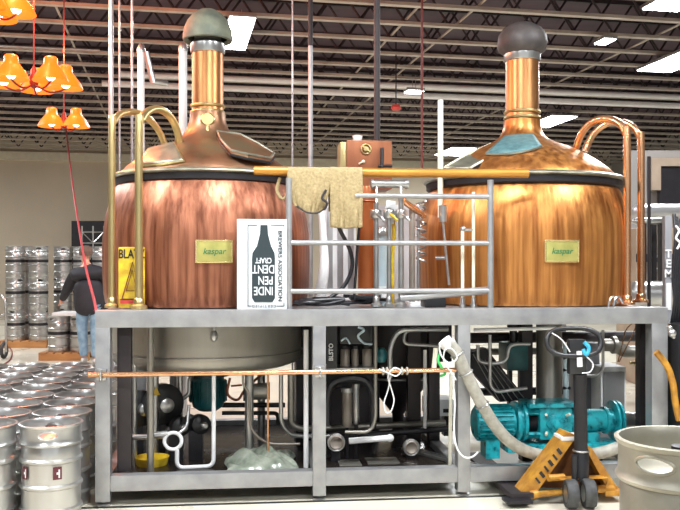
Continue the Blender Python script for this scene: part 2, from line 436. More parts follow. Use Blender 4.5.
# ================================================================== PERSON
def skinned(name, pts, edges, key, parent, T, sub=2):
    me = bpy.data.meshes.new(name); me.from_pydata([T @ Vector(p[:3])-Vector(parent['_o']) for p in pts], edges, [])
    o = bpy.data.objects.new(name, me); C.objects.link(o)
    sk = o.modifiers.new('skin', 'SKIN'); sk.use_smooth_shade = True
    for i, p in enumerate(pts):
        d = me.skin_vertices[0].data[i]; d.radius = (p[3], p[4] if len(p) > 4 else p[3]); d.use_root = (i == 0)
    s = o.modifiers.new('sub', 'SUBSURF'); s.levels = sub; s.render_levels = sub
    bpy.context.view_layer.update()
    m2 = bpy.data.meshes.new_from_object(o.evaluated_get(bpy.context.evaluated_depsgraph_get()))
    bpy.data.objects.remove(o)
    for p in m2.polygons: p.use_smooth = True
    m2.materials.clear(); m2.materials.append(M[key]); m2.name = name
    o = bpy.data.objects.new(name, m2); C.objects.link(o); o.parent = parent; o['_o'] = parent['_o']
    return o
base = Wp(88, 264, 13.35); base.z = 0
per = thing('person', 'person in black jacket and blue jeans leaning left over the kegs', 'person', base, None, ID)
PT = Matrix.Translation(base)
# x right, y away, z up; seen from behind, leaning to the left
HX = -.09
J = [(.03,0,.93,.13,.12), (.02,.02,1.12,.13,.11), (-.01,.06,1.32,.16,.12), (-.04,.10,1.47,.10,.09), (-.07,.13,1.56,.055), (HX,.15,1.64,.07), (HX,.16,1.75,.085), (HX,.16,1.83,.05),
     (-.20,.08,1.43,.07), (-.36,.16,1.18,.05), (-.50,.30,.98,.035), (-.55,.34,.92,.03),
     (.16,.06,1.43,.07), (.27,.10,1.18,.05), (.16,.30,1.02,.036), (.10,.37,.98,.03),
     (-.08,0,.86,.10), (-.09,.02,.50,.065), (-.08,.06,.10,.045), (.12,0,.86,.10), (.12,-.02,.50,.065), (.11,.0,.10,.045), (-.09,.12,.05,.04), (.09,.10,.05,.04)]
E = [(0,1),(1,2),(2,3),(3,4),(4,5),(5,6),(6,7),(3,8),(8,9),(9,10),(10,11),(3,12),(12,13),(13,14),(14,15),(0,16),(16,17),(17,18),(0,19),(19,20),(20,21),(18,22),(21,23)]
skinned('body', J, E, 'skin', per, PT)
jk = [(.06,0,.72,.29,.2), (.05,.01,.95,.31,.2), (.05,.02,1.15,.31,.19), (.03,.06,1.30,.32,.18), (.0,.09,1.41,.30,.16), (-.06,.12,1.53,.08,.08),
      (-.22,.09,1.40,.115), (-.30,.12,1.29,.10), (-.37,.16,1.17,.09), (-.44,.23,1.07,.068), (-.505,.30,.985,.058),
      (.22,.06,1.40,.12), (.31,.08,1.28,.11), (.34,.10,1.14,.10), (.27,.2,1.06,.07), (.19,.29,1.02,.055)]
skinned('jacket', jk, [(0,1),(1,2),(2,3),(3,4),(4,5),(4,6),(6,7),(7,8),(8,9),(9,10),(4,11),(11,12),(12,13),(13,14),(14,15)], 'jacket', per, PT)
jn = [(.03,0,.93,.15,.13), (-.085,0,.84,.115), (-.095,.01,.66,.098), (-.095,.02,.48,.085), (-.085,.05,.28,.075), (-.08,.06,.09,.075),
      (.125,0,.84,.115), (.13,-.01,.66,.098), (.125,-.02,.48,.085), (.12,-.01,.28,.075), (.115,.0,.09,.075)]
skinned('jeans', jn, [(0,1),(1,2),(2,3),(3,4),(4,5),(0,6),(6,7),(7,8),(8,9),(9,10)], 'jeans', per, PT)
for s_, sx_ in ((-1, -.08), (1, .115)):
    g = mb('shoe'); g.ball((sx_, .07 if s_ < 0 else .03, .045), .055, (.85, 2.4, .8)); g.build('shoe', per, PT)
g = mb('hair'); g.lathe([(.098, -.05), (.108, 0), (.104, .05), (.075, .09), (.04, .105), (0, .11)], (HX+.012, .145, 1.745), n=24); g.build('hair', per, PT)
g = mb('skin'); g.ball((HX-.095, .18, 1.72), .02, (.6, 1, 1.5)); g.build('ear', per, PT)
for hx, hy, hz, s_ in ((-.55,.34,.915,-1), (.10,.37,.97,1)):
    ln = [.062, .075, .08, .074, .058]
    for i in range(5):
        a = (i-2)*.22
        pts = [(hx, hy, hz, .013)]
        for k in range(1, 4):
            t = k/3; d = ln[i]*t
            pts.append((hx+s_*math.cos(a)*d*.6-.0, hy+math.cos(a)*d*.6+math.sin(a)*d, hz-.02*t*t-.012*t+(.01 if i == 0 else 0), .010-.0012*k))
        skinned('finger', pts, [(0,1),(1,2),(2,3)], 'skin', per, PT, 1)
# ================================================================== STEEL SKID
SK = thing('steel_skid', 'long galvanised steel frame platform carrying both copper kettles', 'frame', (1.92, 1.0, 0))
FL, FD = 3.85, 2.0
def sq(a, b, name, key='steel', bev=.006): return mb(key).box2(a, b, bev).build(name, SK)
u = [U(95, 0), U(110, 0), U(313, 0), U(326, 0), U(458, 0), U(470.5, 0), U(652, 0), U(668, 0)]
FL = u[7]
# top and bottom beams front, back and sides
sq((u[0], 0, 1.15), (FL, .10, 1.262), 'beam'); sq((u[0], FD-.10, 1.15), (FL, FD, 1.262), 'beam')
sq((u[1], 0.005, .095), (u[2], .095, .195), 'beam'); sq((u[3], 0.005, .095), (u[4], .095, .195), 'beam'); sq((u[5], 0.005, .095), (u[6], .095, .195), 'beam')
sq((u[1], FD-.10, .095), (u[6], FD-.005, .195), 'beam')
for i in (0, 6): sq((u[i]+.004, .10, .095), (u[i+1]-.004, FD-.10, .195), 'side_beam'); sq((u[i]+.004, .10, 1.16), (u[i+1]-.004, FD-.10, 1.25), 'side_beam')
for i in (2, 4): sq((u[i]+.004, .10, 1.16), (u[i+1]-.004, FD-.10, 1.25), 'cross_beam'); sq((u[i]+.004, .10, .10), (u[i+1]-.004, FD-.10, .19), 'cross_beam')
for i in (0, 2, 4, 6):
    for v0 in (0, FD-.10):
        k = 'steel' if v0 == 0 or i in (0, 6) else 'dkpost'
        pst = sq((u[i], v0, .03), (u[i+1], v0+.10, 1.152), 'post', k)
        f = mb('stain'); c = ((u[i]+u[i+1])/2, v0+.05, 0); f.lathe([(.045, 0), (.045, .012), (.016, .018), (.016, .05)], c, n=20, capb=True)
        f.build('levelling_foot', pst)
sq((u[1]+.0, .10, 1.235), (u[6], FD-.10, 1.252), 'deck_plate', 'steel')
sq((u[1], .10, .135), (u[4], FD-.10, .150), 'drip_pan', 'pan')
# dark structural uprights inside
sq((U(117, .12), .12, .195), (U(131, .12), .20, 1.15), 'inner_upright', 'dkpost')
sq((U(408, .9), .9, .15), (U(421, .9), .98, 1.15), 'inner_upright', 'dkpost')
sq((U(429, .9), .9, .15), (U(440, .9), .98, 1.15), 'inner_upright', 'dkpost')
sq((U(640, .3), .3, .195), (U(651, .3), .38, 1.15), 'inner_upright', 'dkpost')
# floor gutter in front
tag(mb('black').box2((-.4, -.03, -.002), (2.75, .0, .004)).build('trim_2'), None, kind='structure')
# ================================================================== KETTLES
def kp_(kc, R, ang, z):   # point on kettle; ang from the front, positive to the right
    return Vector((kc[0]+R*math.sin(ang), kc[1]-R*math.cos(ang), z))
def kettle(kc, label, body_prof, ring_r, dome_prof, mats, neck_r, cap_prof, capm, plaque_ang, plaque_R, pl_z, facet=32):
    t = thing('copper_kettle', label, 'kettle', (kc[0], kc[1], 1.262))
    c3 = (kc[0], kc[1], 0)
    body_prof = [(r_*.968, z_) for r_, z_ in body_prof]; plaque_R *= .968
    mb(mats[0]).lathe(body_prof, c3, n=96, capb=True).build('body', t)
    r = ring_r
    mb('patina').lathe([(r-.12, 2.205), (r-.10, 2.238), (r-.02, 2.228), (r, 2.215), (r+.002, 2.205), (r-.008, 2.196), (r-.05, 2.192), (r-.12, 2.192)], c3, n=96).build('rim_flange', t)
    mb('dark').lathe([(r-.10, 2.195), (r-.022, 2.193), (r-.026, 2.15), (r-.045, 2.136), (r-.10, 2.13)], c3, n=96).build('rim_shadow_band', t)  # dark band standing in for the shade under the flange overhang
    mb(mats[1]).lathe(dome_prof, c3, n=72).build('dome', t)
    n = mb(mats[2]); n.lathe([(neck_r+.012, 2.62), (neck_r, 2.70), (neck_r, 3.25)], c3, n=48); nk = n.build('chimney', t)
    for z in (2.72, 2.765): mb('brass').torus((kc[0], kc[1], z), neck_r+.003, .012, n=40, k=8).build('chimney_band', nk)
    mb('stain').lathe([(neck_r+.006, 3.17), (neck_r+.012, 3.18), (neck_r+.012, 3.24), (neck_r-.02, 3.27), (neck_r-.02, 3.33)], c3, n=40).build('chimney_collar', nk)
    mb(capm).lathe(cap_prof, c3, n=facet).build('chimney_cap', nk)
    # plaque
    p = kp_(kc, plaque_R, plaque_ang, pl_z); R = Matrix.Rotation(plaque_ang, 3, 'Z')
    pq = mb('plaque').box(p, (.235, .016, .14), R, .003).build('name_plaque', t)
    e = mb('plaqueE'); 
    for dz in (-.072, .072): e.box(p+R@Vector((0, -.004, dz)), (.25, .016, .012), R, .003)
    for dx in (-.12, .12): e.box(p+R@Vector((dx, -.004, 0)), (.012, .016, .155), R, .003)
    e.build('plaque_frame', pq)
    q = kp_(kc, plaque_R+.009, plaque_ang, pl_z)
    text('kaspar', .058, 'green', pq, facing(q, 0, plaque_ang), 'plaque_lettering', .002, bold=.0004, shear=.25)
    return t
kL = (.665, 1.0); kRt = (3.143, 1.0)
bl = [(.775,1.262), (.785,1.28), (.797,1.35), (.805,1.5), (.808,1.65), (.802,1.78), (.785,1.90), (.762,1.985), (.735,2.06), (.705,2.13), (.68,2.165), (.66,2.19)]
br = [(.825,1.262), (.837,1.29), (.845,1.40), (.852,1.6), (.850,1.78), (.842,1.88), (.825,1.97), (.800,2.05), (.775,2.11), (.745,2.155), (.70,2.19)]
dl = [(.665,2.20), (.645,2.245), (.61,2.285), (.56,2.325), (.49,2.37), (.42,2.41), (.35,2.445), (.28,2.475), (.23,2.505), (.19,2.54), (.162,2.585), (.145,2.63), (.136,2.68), (.134,2.72)]
dr = [(.73,2.20), (.71,2.245), (.67,2.29), (.60,2.345), (.51,2.405), (.43,2.45), (.35,2.485), (.27,2.515), (.21,2.545), (.175,2.58), (.155,2.62), (.147,2.66), (.145,2.70)]
capL = [(.150,3.285), (.178,3.262), (.188,3.27), (.190,3.30), (.180,3.36), (.155,3.42), (.115,3.47), (.06,3.505), (0,3.515)]
capR = [(.14,3.26), (.145,3.225), (.190,3.262), (.202,3.31), (.194,3.37), (.15,3.435), (.085,3.470), (0,3.478)]
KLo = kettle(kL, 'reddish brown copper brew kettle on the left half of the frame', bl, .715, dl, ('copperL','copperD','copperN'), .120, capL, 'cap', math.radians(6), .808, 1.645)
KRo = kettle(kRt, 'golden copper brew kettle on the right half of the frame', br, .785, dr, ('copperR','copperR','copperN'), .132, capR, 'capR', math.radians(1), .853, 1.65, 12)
# seams
g = mb('copperR')
# sight glass and gauge rod on the left neck
nkp = kp_(kL, .142, math.radians(2), 2.645)
g = mb('brass'); g.lathe([(0, .012), (.045, .012), (.055, .0), (.055, -.03)], nkp, n=24, axis=(0,-1,.15)); g.cyl(nkp+Vector((0,-.02,-.05)), nkp+Vector((0,-.04,-.20)), .014); g.build('sight_glass', KLo)
# hatches
def dome_hit(kc, prof, px, py, off):
    def rad(z):
        if z <= prof[0][1]: return prof[0][0]
        for (r0, z0), (r1, z1) in zip(prof, prof[1:]):
            if z0 <= z <= z1: return r0+(r1-r0)*(z-z0)/(z1-z0)
        return prof[-1][0]
    best = None; v = kc[1]-.85
    while v < kc[1]+.1:
        p = L(px, py, v); d = math.hypot(p.x-kc[0], p.y-kc[1])-rad(p.z)
        if d <= 0: best = p; break
        if best is None or d < bd_: best = p; bd_ = d
        v += .006
    n_ = Vector((best.x-kc[0], best.y-kc[1], .35)).normalized()
    return best+n_*off
def patch(parent, kc, prof, quad, key, rimkey, name, off=.014, bow=3):
    def pxy(a, b):
        (x0,y0),(x1,y1),(x2,y2),(x3,y3) = quad
        x = (x0*(1-a)+x1*a)*(1-b)+(x3*(1-a)+x2*a)*b; y = (y0*(1-a)+y1*a)*(1-b)+(y3*(1-a)+y2*a)*b+bow*math.sin(PI*a)*b
        return x, y
    f_ = lambda a, b: dome_hit(kc, prof, *pxy(a, b), off)
    o = mb(key).grid(f_, 12, 8).build(name, parent); sd = o.modifiers.new('thick', 'SOLIDIFY'); sd.thickness = .022; sd.offset = 0
    rim = [f_(i/8, 0) for i in range(8)]+[f_(1, i/6) for i in range(6)]+[f_(1-i/8, 1) for i in range(8)]+[f_(0, 1-i/6) for i in range(6)]
    mb(rimkey).tube(rim, .011, 6, closed=True).build('hatch_rim', o)
    return o
def hatch(parent, pts, key, rimkey, ext, name='hatch_cover'):
    P = [L(*p) for p in pts]; h = mb(key).slab(P, ext).build(name, parent)
    mb(rimkey).tube(P, .009, 6, closed=True).build('hatch_rim', h)
    mb('dark').tube([p+Vector(ext) for p in P], .010, 6, closed=True).build('hatch_lower_rim', h)
    return h
hatch(KLo, [(217,131,.80), (240,134,.78), (258,143,.72), (274,153,.66), (270,158,.52), (248,154,.40), (231,150,.42), (222,140,.60)], 'copperD', 'patina', (0,.0,-.035))
patch(KRo, kRt, dr, [(506,138),(532,136),(541,148),(487,155)], 'teal_patina', 'patina', 'patina_plate')
hatch(KRo, [(445,167,.55), (466,155,.80), (491,144,.90), (496,149,.80), (486,159,.60), (470,168,.42)], 'patina', 'cream', (0,.0,-.02))
patch(KLo, kL, dl, [(150,150),(174,144),(184,162),(138,166)], 'patina', 'brass', 'patina_plate', off=.01, bow=1)
# lower insulated vessel under the left kettle
lv = thing('lower_vessel', 'dull grey steel vessel bottom hanging under the left kettle', 'tank', (kL[0], kL[1], .80))
g = mb('vessel').lathe([(0,.775), (.45,.785), (.62,.80), (.69,.825), (.712,.86), (.715,.90), (.715,1.234)], (kL[0], kL[1], 0), n=72); g.build('shell', lv)
mb('vessel').torus((kL[0], kL[1], .91), .716, .008, n=72, k=6).build('seam_ring', lv)
g = mb('stain')
for a in (.6, 2.2, 3.9, 5.4): mb('stain').cyl((kL[0]+.5*math.cos(a), kL[1]+.5*math.sin(a), .15), (kL[0]+.5*math.cos(a), kL[1]+.5*math.sin(a), .80), .032).build('support_leg', lv)
g = mb('stain'); p = L(214, 333, .18); g.cyl(p+Vector((0,0,.06)), p+Vector((0,0,.0)), .012); g.ball(p+Vector((0,0,-.02)), .026, (1,1,1.5)); g.build('drain_valve', lv)
# right kettle lower column
rv = thing('support_column', 'plain grey cylindrical column under the right kettle behind the teal pump', 'column', (U(548,.9), .9, .0))
c = L(549, 400, .9); mb('vessel').lathe([(.085+.03, .0), (.115, .01), (.10, .03), (.10, 1.234)], (c.x, c.y, 0), n=40, capb=True).build('tube', rv)
mb('dkpost').box2((c.x-.20, .95, .0), (c.x-.115, 1.05, 1.234)).build('side_rib', rv)
# agitator motor (teal) below the left vessel
c = L(208, 392, 1.0)
am = thing('agitator_motor', 'dark teal gearmotor hanging below the left vessel', 'motor', (c.x, c.y, .45))
g = mb('dteal'); g.lathe([(0,.44), (.07,.44), (.115,.47), (.128,.52), (.128,.66), (.12,.70)], (c.x, c.y, 0), n=28)
for i in range(16):
    a = i*PI/8; g.box((c.x+.130*math.cos(a), c.y+.130*math.sin(a), .59), (.03, .008, .16), Matrix.Rotation(a, 3, 'Z'))
g.build('motor_body', am)
mb('black').lathe([(.14,.70), (.16,.705), (.16,.735), (.12,.74), (.10,.785), (.0,.785)], (c.x, c.y, 0), n=28, capb=True).build('mounting_flange', am)
g = mb('stain'); q = L(192, 378, .85); g.tube(fillet([q+Vector((.04,.1,.0)), q+Vector((-.02,0,.0)), q+Vector((-.02,0,-.12)), q+Vector((-.08,0,-.16))], .03), .016); g.build('elbow_fitting', am)
# ================================================================== PIPES
def pipe(name, label, pts, r, key, group=None, fil=None, sm=False, n=12, cat='pipe', flanges=(), T=None, local=True):
    P = [Vector(p) for p in pts]
    if fil: P = fillet(P, fil, 7)
    if sm: P = smooth(P, 6)
    zmin = min(P, key=lambda q: q.z)
    if flanges:
        t = thing(name, label, cat, (zmin.x, zmin.y, zmin.z), group, T)
        mb(key).tube(P, r, n).build('tube', t, T)
        for q in flanges:
            mb('stain' if key not in ('brass','copipe') else key).lathe([(r*2.1, 0), (r*2.1, .018), (r*1.3, .03), (r*1.3, .06), (r*1.0, .07)], q, n=20, capb=True).build('flange', t, T)
        return t
    o = mb(key).tube(P, r, n).build(name, T=T)
    return tag(o, label, cat, group)
b = L(112, 306, .35)
pipe('gooseneck_pipe', 'brass gooseneck pipe, outermost left of the left kettle', [(b.x, .35, 1.262), (b.x, .35, Z(112,132,.35))]+[L(113.5,122,.39), L(119,115,.47), L(129,112,.58), L(141,114,.68), L(152,122,.78), L(161,135,.86), L(166,150,.9)], .024, 'brass', sm=True, flanges=[(b.x,.35,1.262)])
b = L(139, 308, .2)
pipe('gooseneck_pipe', 'brass gooseneck pipe passing in front of the yellow sign', [(b.x, .2, 1.262), (b.x, .2, Z(139,132,.2))]+[L(141,121,.23), L(146,113,.31), L(155,109,.42), L(165,112,.53), L(173,121,.63), L(178,134,.70), L(180,147,.74)], .027, 'brass', sm=True, flanges=[(b.x,.2,1.262)])
b = L(627, 300, .55)
b.x = kRt[0]+.735
kx = U(627, .42)
pipe('gooseneck_pipe', 'inner of two copper gooseneck pipes on the right kettle', [(kx, .42, 1.262), (kx, .42, Z(627,142,.42)), L(625.5,133,.44), L(621,125,.48), L(612,120,.54), L(601,119,.6), L(591,123,.66), L(582,133,.72), L(576,148,.79)], .028, 'copipe', sm=True, flanges=[(kx,.42,1.262)])
kx = U(641, .75)
pipe('gooseneck_pipe', 'outer of two copper gooseneck pipes on the right kettle', [(kx, .75, 1.262), (kx, .75, Z(641,146,.75)), L(639.5,137,.76), L(635,129,.79), L(626,123.5,.84), L(614,122,.88), L(602,126,.91), L(592,136,.94), L(585,151,.95)], .028, 'copipe', sm=True, flanges=[(kx,.75,1.262)])
# upright conduits up to the roof
def up(px, v, r, key, label, py0=None, py1=None, cat='pipe', name='conduit_pipe', z1=DECK, z0=0.0):
    uu = U(px, v)
    a = Z(px, py0, v) if py0 is not None else z0
    bb = Z(px, py1, v) if py1 is not None else z1
    o = mb(key).cyl((uu, v, a), (uu, v, bb), r, n=14).build(name); return tag(o, label, cat)
up(111, 2.5, .024, 'duct', 'grey upright pipe rising to the roof at the far left of the frame')
up(119.5, 2.6, .010, 'duct', 'thinnest grey upright conduit left of the left kettle')
up(132, 2.6, .012, 'duct', 'pale upright conduit, second from the grey pipe at left')
def capped(px, py, v, r, label):
    uu = U(px, v); zt = Z(px, py, v)
    t = thing('vent_pipe', label, 'pipe', (uu, v, 0))
    mb('white').cyl((uu, v, 0), (uu, v, zt-.03), r, n=20).build('tube', t)
    mb('stain').lathe([(r+.006, zt-.06), (r+.006, zt-.02), (r*.7, zt+.015), (0, zt+.03)], (uu, v, 0), n=20, capb=True).build('cap', t)
capped(141, 46, 2.35, .032, 'white capped vent pipe left of the left chimney')
capped(183, 45, 2.35, .038, 'thick white capped vent pipe beside the left chimney')
g = mb('stain'); g.tube([L(146,52,2.35), L(153,82,2.35), L(166,83,2.5)], .03, 8); tag(g.build('bracket_arm'), 'bent grey bracket arm beside the capped vent pipe', 'bracket')
up(292.5, 2.6, .009, 'duct', 'thin upright conduit between the kettles')
up(310.5, 2.4, .022, 'steel', 'thicker grey upright pipe between the kettles', py1=46)
up(310.5, 2.4, .022, 'dkpost', 'dark upper length of the pipe between the kettles', z0=Z(310,46,2.4))
up(377, 1.38, .026, 'dkpost', 'dark hanging pipe rising from the copper box', z0=Z(366,143,1.2))
up(422, 3.0, .012, 'brown', 'dark red rod hanging behind the cream pipe', py0=168)
cu_ = U(440.5, .7)
cp = thing('cream_pipe', 'cream upright pipe standing between copper box and right kettle', 'pipe', (cu_, .7, 1.252))
mb('cream').cyl((cu_, .7, Z(440,268,.7)), (cu_, .7, Z(440,100,.7)), .021).build('tube', cp); mb('dark').cyl((cu_, .7, 1.252), (cu_, .7, Z(440,268,.7)), .02).build('dark_lower_sleeve', cp)
for px, py1, lab in ((462.5, 229, 'shorter cream upright pipe with valve in front of right kettle'), (473.5, 192, 'taller cream upright pipe inside the railing at right')):
    uu = U(px, .12); pipe('cream_pipe', lab, [(uu, .12, 1.262), (uu, .12, Z(px, py1, .12))], .012, 'cream', flanges=[(uu, .12, 1.262)])
g = mb('stain'); g.cyl(L(461,230,.12), L(474,230,.12), .010); g.ball(L(463,229,.12), .02); tag(g.build('pipe_valve'), 'small silver valve bridging the two cream pipes', 'valve')
# horizontal white roof pipes
for k, (py, r) in enumerate(((79, .055), (87.5, .055))):
    b0 = 16.2*math.cos(math.radians(11)); z = 1.56+(264-py-4)*16.2/850
    o = mb('white').cyl((-1.0-.3*k, b0+.1*k, z), (12, b0+.1*k, z), r).build('roof_pipe', T=BR)
    tag(o, ('upper', 'lower')[k]+' of two long pale pipes running under the roof joists', 'pipe')
for a_, lab in ((4.07, 'left bridging rod crossing the roof joists right of centre'), (7.3, 'right bridging rod crossing the roof joists near the right edge'), (3.28, 'bridging rod crossing the roof joists above the cream pipe'), (-1.6, 'bridging rod crossing the roof joists left of the left chimney')):
    tag(mb('joist').cyl((a_, 6.5, 5.09), (a_, 27, 5.09), .018, n=8).build('bridging_rod', T=BR), lab, 'rod')
q = BR.inverted() @ Wp(50, 48, 13.3)
tag(mb('steel').cyl((-7, q.y, q.z), (q.x+.75, q.y, q.z), .02, n=8).build('sprinkler_pipe', T=BR), 'thin pipe under the roof above the amber chandeliers', 'pipe')
# ================================================================== RAILING
RV = .05
rl = thing('guard_railing', 'grey steel guard railing between the kettles', 'railing', (U(390,RV), RV, 1.262))
for px, py in ((289, 178), (490.5, 180)):
    uu = U(px, RV); mb('steel').cyl((uu, RV, 1.262), (uu, RV, Z(px, py, RV)), .021).build('post', rl)
for x0, x1, py in ((355, 490, 196), (289, 490, 243), (289, 490, 291)):
    z = Z(400, py, RV); mb('steel').cyl((U(x0,RV), RV, z), (U(x1,RV), RV, z), .017).build('rail', rl)
z = Z(430, 297, RV)
mb('steel').tube([L(400,298,RV+.02), L(490,290,RV+.02)], .026).build('brace', rl)
orr = pipe('handrail', 'orange copper handrail running between the two kettle rims', [L(254,170.5,.10), L(400,173,.10), L(528,173.5,.10)], .030, 'orange', cat='handrail')
# cloths
def drape(name, label, xs, y_top, hem, v, gather, seed, key='cloth'):
    rnd = random.Random(seed); ph = [rnd.uniform(0, 6) for _ in range(4)]
    x0, x1 = xs
    rz = L((x0+x1)/2, y_top, v); r = .040; zc = Z(x0, 172.6, v)
    def fn(s_, t):
        # t: 0 back hem, .25 top, 1 front hem
        hem_z = Z(x0, hem(s_), v)
        if t < .2: 
            k = 1-t/.2; z = zc-k*(zc-hem_z)*.7; vv = v+r+.006+.02*k; fall = k*.6
        elif t < .32:
            a = (t-.2)/.12*PI; vv = v+math.cos(a)*r; z = zc+math.sin(a)*(r-.003); fall = 0
        else:
            k = (t-.32)/.68; z = zc-k*(zc-hem_z); vv = v-r-.008*math.sin(k*3); fall = k
        g_ = gather(fall)
        xm = (x0+x1)/2
        px = xm+(x0+(x1-x0)*s_-xm)*g_
        wr = .014*fall*(math.sin(s_*15+ph[0])+.6*math.sin(s_*29+ph[1]+fall*2))+.006*fall*math.sin(fall*11+s_*5+ph[2])
        return Vector((U(px, v), vv+(-abs(wr) if t > .3 else abs(wr)), z))
    o = mb(key).grid(fn, 30, 44).build(name)
    sd = o.modifiers.new('thick', 'SOLIDIFY'); sd.thickness = .005; sd.offset = 0
    return tag(o, label, 'cloth')
drape('cloth', 'tan burlap cloth gathered to a dark hem, left on the handrail', (287, 330), 168, lambda s: 206+6*math.sin(s*PI)+3*s, .10, lambda f: 1-.30*f*f, 3)
drape('cloth', 'longer tan burlap cloth hanging straight, right on the handrail', (329, 362), 168, lambda s: 229-3*abs(s-.5), .10, lambda f: 1-.04*f, 9)
g = mb('dkpost'); g.tube(smooth([L(297,206,.04), L(306,212,.02), L(317,213,.02), L(326,208,.04)], 5), .006, 8); tag(g.build('drawstring'), 'dark drawstring closing the bottom of the gathered cloth', 'string')
g = mb('cloth'); g.tube(smooth([L(280,178,.12), L(277,190,.11), L(283,199,.10), L(291,190,.08)], 5), [.012]*16, 8); tag(g.build('cloth_tail'), 'tan cloth tail looped beside the railing post', 'cloth')
g = mb('dkpost'); g.tube(smooth([L(326,190,.03), L(322,198,.02), L(327,203,.02), L(324,210,.03)], 5), .009, 7); tag(g.build('rope_knot'), 'brown rope knot between the two burlap cloths', 'rope')
# ================================================================== SIGNS
bd = thing('seal_board', 'white board with upturned beer bottle seal standing against the left kettle', 'sign', (U(262,.04), .04, 1.262))
p0 = L(237, 219, .045); p1 = L(288, 312, .045)
bw, bhh = (p1.x-p0.x), (p0.z-1.262)
pc_ = Vector(((p0.x+p1.x)/2, .045, 1.262+bhh/2))
mb('board').box(pc_, (bw, .018, bhh), None, .003).build('panel', bd)
def bd_pt(a, b, off=.011): return Vector((pc_.x+a, pc_.y-off, pc_.z+b))
def pxb(px, py, off=.011): q = L(px, py, .035); return Vector((q.x, pc_.y-off, q.z))
# bottle
B = []
for px, py in ((260.5,225), (267.5,225), (268,234), (271,246), (274.5,253), (275,258), (275,298), (272.5,302), (254.5,302), (252,298), (252,258), (252.5,253), (257,246), (260,234)): B.append(pxb(px, py, .010))
mb('bottle').slab(B, (0,-.003,0)).build('bottle_emblem', bd)
for tx, py, sz in (('INDE', 290.5, .078), ('PEN', 280, .078), ('DENT', 268.8, .078), ('CRAFT', 260.3, .050)):
    q = pxb(263.5 if tx != 'PEN' else 265.5, py, .0145); wd = {'INDE':.132,'PEN':.10,'DENT':.132,'CRAFT':.125}[tx]
    text(tx, sz, 'board', bd, facing(q, PI), 'seal_lettering', .001, bold=.0012, sxy=(.72 if tx != 'CRAFT' else .70, 1.0))
q = pxb(280, 266, .011); text('BREWERS ASSOCIATION', .040, 'bottle', bd, facing(q, -PI/2), 'association_lettering', .001, bold=.0006, sxy=(1.02,.95), space=1.05)
q = pxb(264, 306, .011); text('CERTIFIED', .024, 'bottle', bd, facing(q, PI), 'certified_lettering', .001, space=1.5)
g = mb('bottle')
for a, b2 in (((248,225),(257,225)), ((271,225),(284,225)), ((284,225),(284,230)), ((248,225),(248,306)), ((248,306),(251,306)), ((277,306),(284,306)), ((284,302),(284,306))):
    A, B2 = pxb(*a), pxb(*b2); g.box2(A+Vector((-.0022,-.001,-.0022)), B2+Vector((.0022,.001,.0022)))
g.build('seal_border', bd)
bz = thing('beer_sign', 'yellow sign with red triangle leaning behind the brass pipe', 'sign', (U(131,.3), .3, 1.262))
p0 = L(118.5, 247, .3); p1 = L(145, 309, .3); zc = 1.262; c = Vector(((p0.x+p1.x)/2, .3, (p0.z+zc)/2)); wz = p1.x-p0.x; hz = p0.z-zc
mb('yellow').box(c, (wz, .014, hz), None, .012).build('panel', bz)
text('BLATZ', .095, 'dark', bz, facing(c+Vector((0,-.009,hz*.38))), 'sign_lettering', .001, bold=.0015, sxy=(.62,.9))
def tri(s_, off): return [c+Vector((s_*wz*.36*a, off, s_*hz*.3*b-.02)) for a, b in ((-1,-1), (1,-1), (.1,1))]
g = mb('brown'); g.tube(tri(1, -.009), .005, 6, closed=True); g.tube(tri(.55, -.009), .004, 6, closed=True); g.build('triangle_emblem', bz)
g = mb('red'); g.box(c+Vector((0,-.008,-hz*.40)), (wz*.86, .003, .022)); g.build('red_band', bz)
g = mb('brown'); g.box(c+Vector((0,-.008,-hz*.36)), (wz*.86, .003, .008)); g.build('dark_band', bz)
# ================================================================== CENTRE CLUSTER ON THE DECK
cb = thing('copper_box', 'copper control box with round dial between the kettles', 'box', (U(366,1.2), 1.2, 2.25))
p0 = L(347, 140, 1.2); p1 = L(392, 169, 1.2)
mb('redcopper').box2((p0.x, 1.2, p1.z-.16), (p1.x, 1.55, p0.z), .006).build('casing', cb)
mb('brass').box2((L(341,0,1.2).x, 1.24, p1.z-.02), (p0.x, 1.5, p0.z-.01), .004).build('side_tray', cb)
g = mb('brass'); q = L(366, 149, 1.19); g.torus(q, .038, .007, (0,1,0)); g.lathe([(0,.02),(.02,.02),(.024,0)], q, n=18, axis=(0,-1,0)); g.box(q+Vector((0,-.02,0)), (.07,.008,.012), Matrix.Rotation(.7, 3, 'Y')); g.build('dial', cb)
g = mb('cream'); q = L(363.5, 161.5, 1.19); g.ball(q, .014); g.cyl(q, q+Vector((-.04,-.01,-.02)), .006); g.build('knob', cb)
g = mb('dark'); g.cyl(L(382,148,1.17), L(382,168,1.15), .014); g.cyl(L(378,166,1.15), L(392,166,1.15), .012); g.build('lever', cb)
tag(mb('white').lathe([(.032,0), (.042,.05), (.045,.052), (.038,.05), (.028,.006), (0,.006)], Vector((U(357.5,1.3), 1.3, p0.z)), n=24, capb=True).build('cup'), 'small white cup on top of the copper box', 'cup')
cc = thing('copper_column', 'smooth orange copper column below the copper box', 'column', (U(366.5,1.15), 1.15, 1.252))
uu = U(366.5, 1.15); mb('columncopper').lathe([(.09,1.252), (.09,1.27), (.07,1.28), (.070,2.0), (.074,2.03), (.074,2.12), (.06,2.18)], (uu, 1.15, 0), n=36, capb=True).build('tube', cc)
mb('copperL').torus((uu, 1.15, 2.06), .072, .01).build('collar', cc)
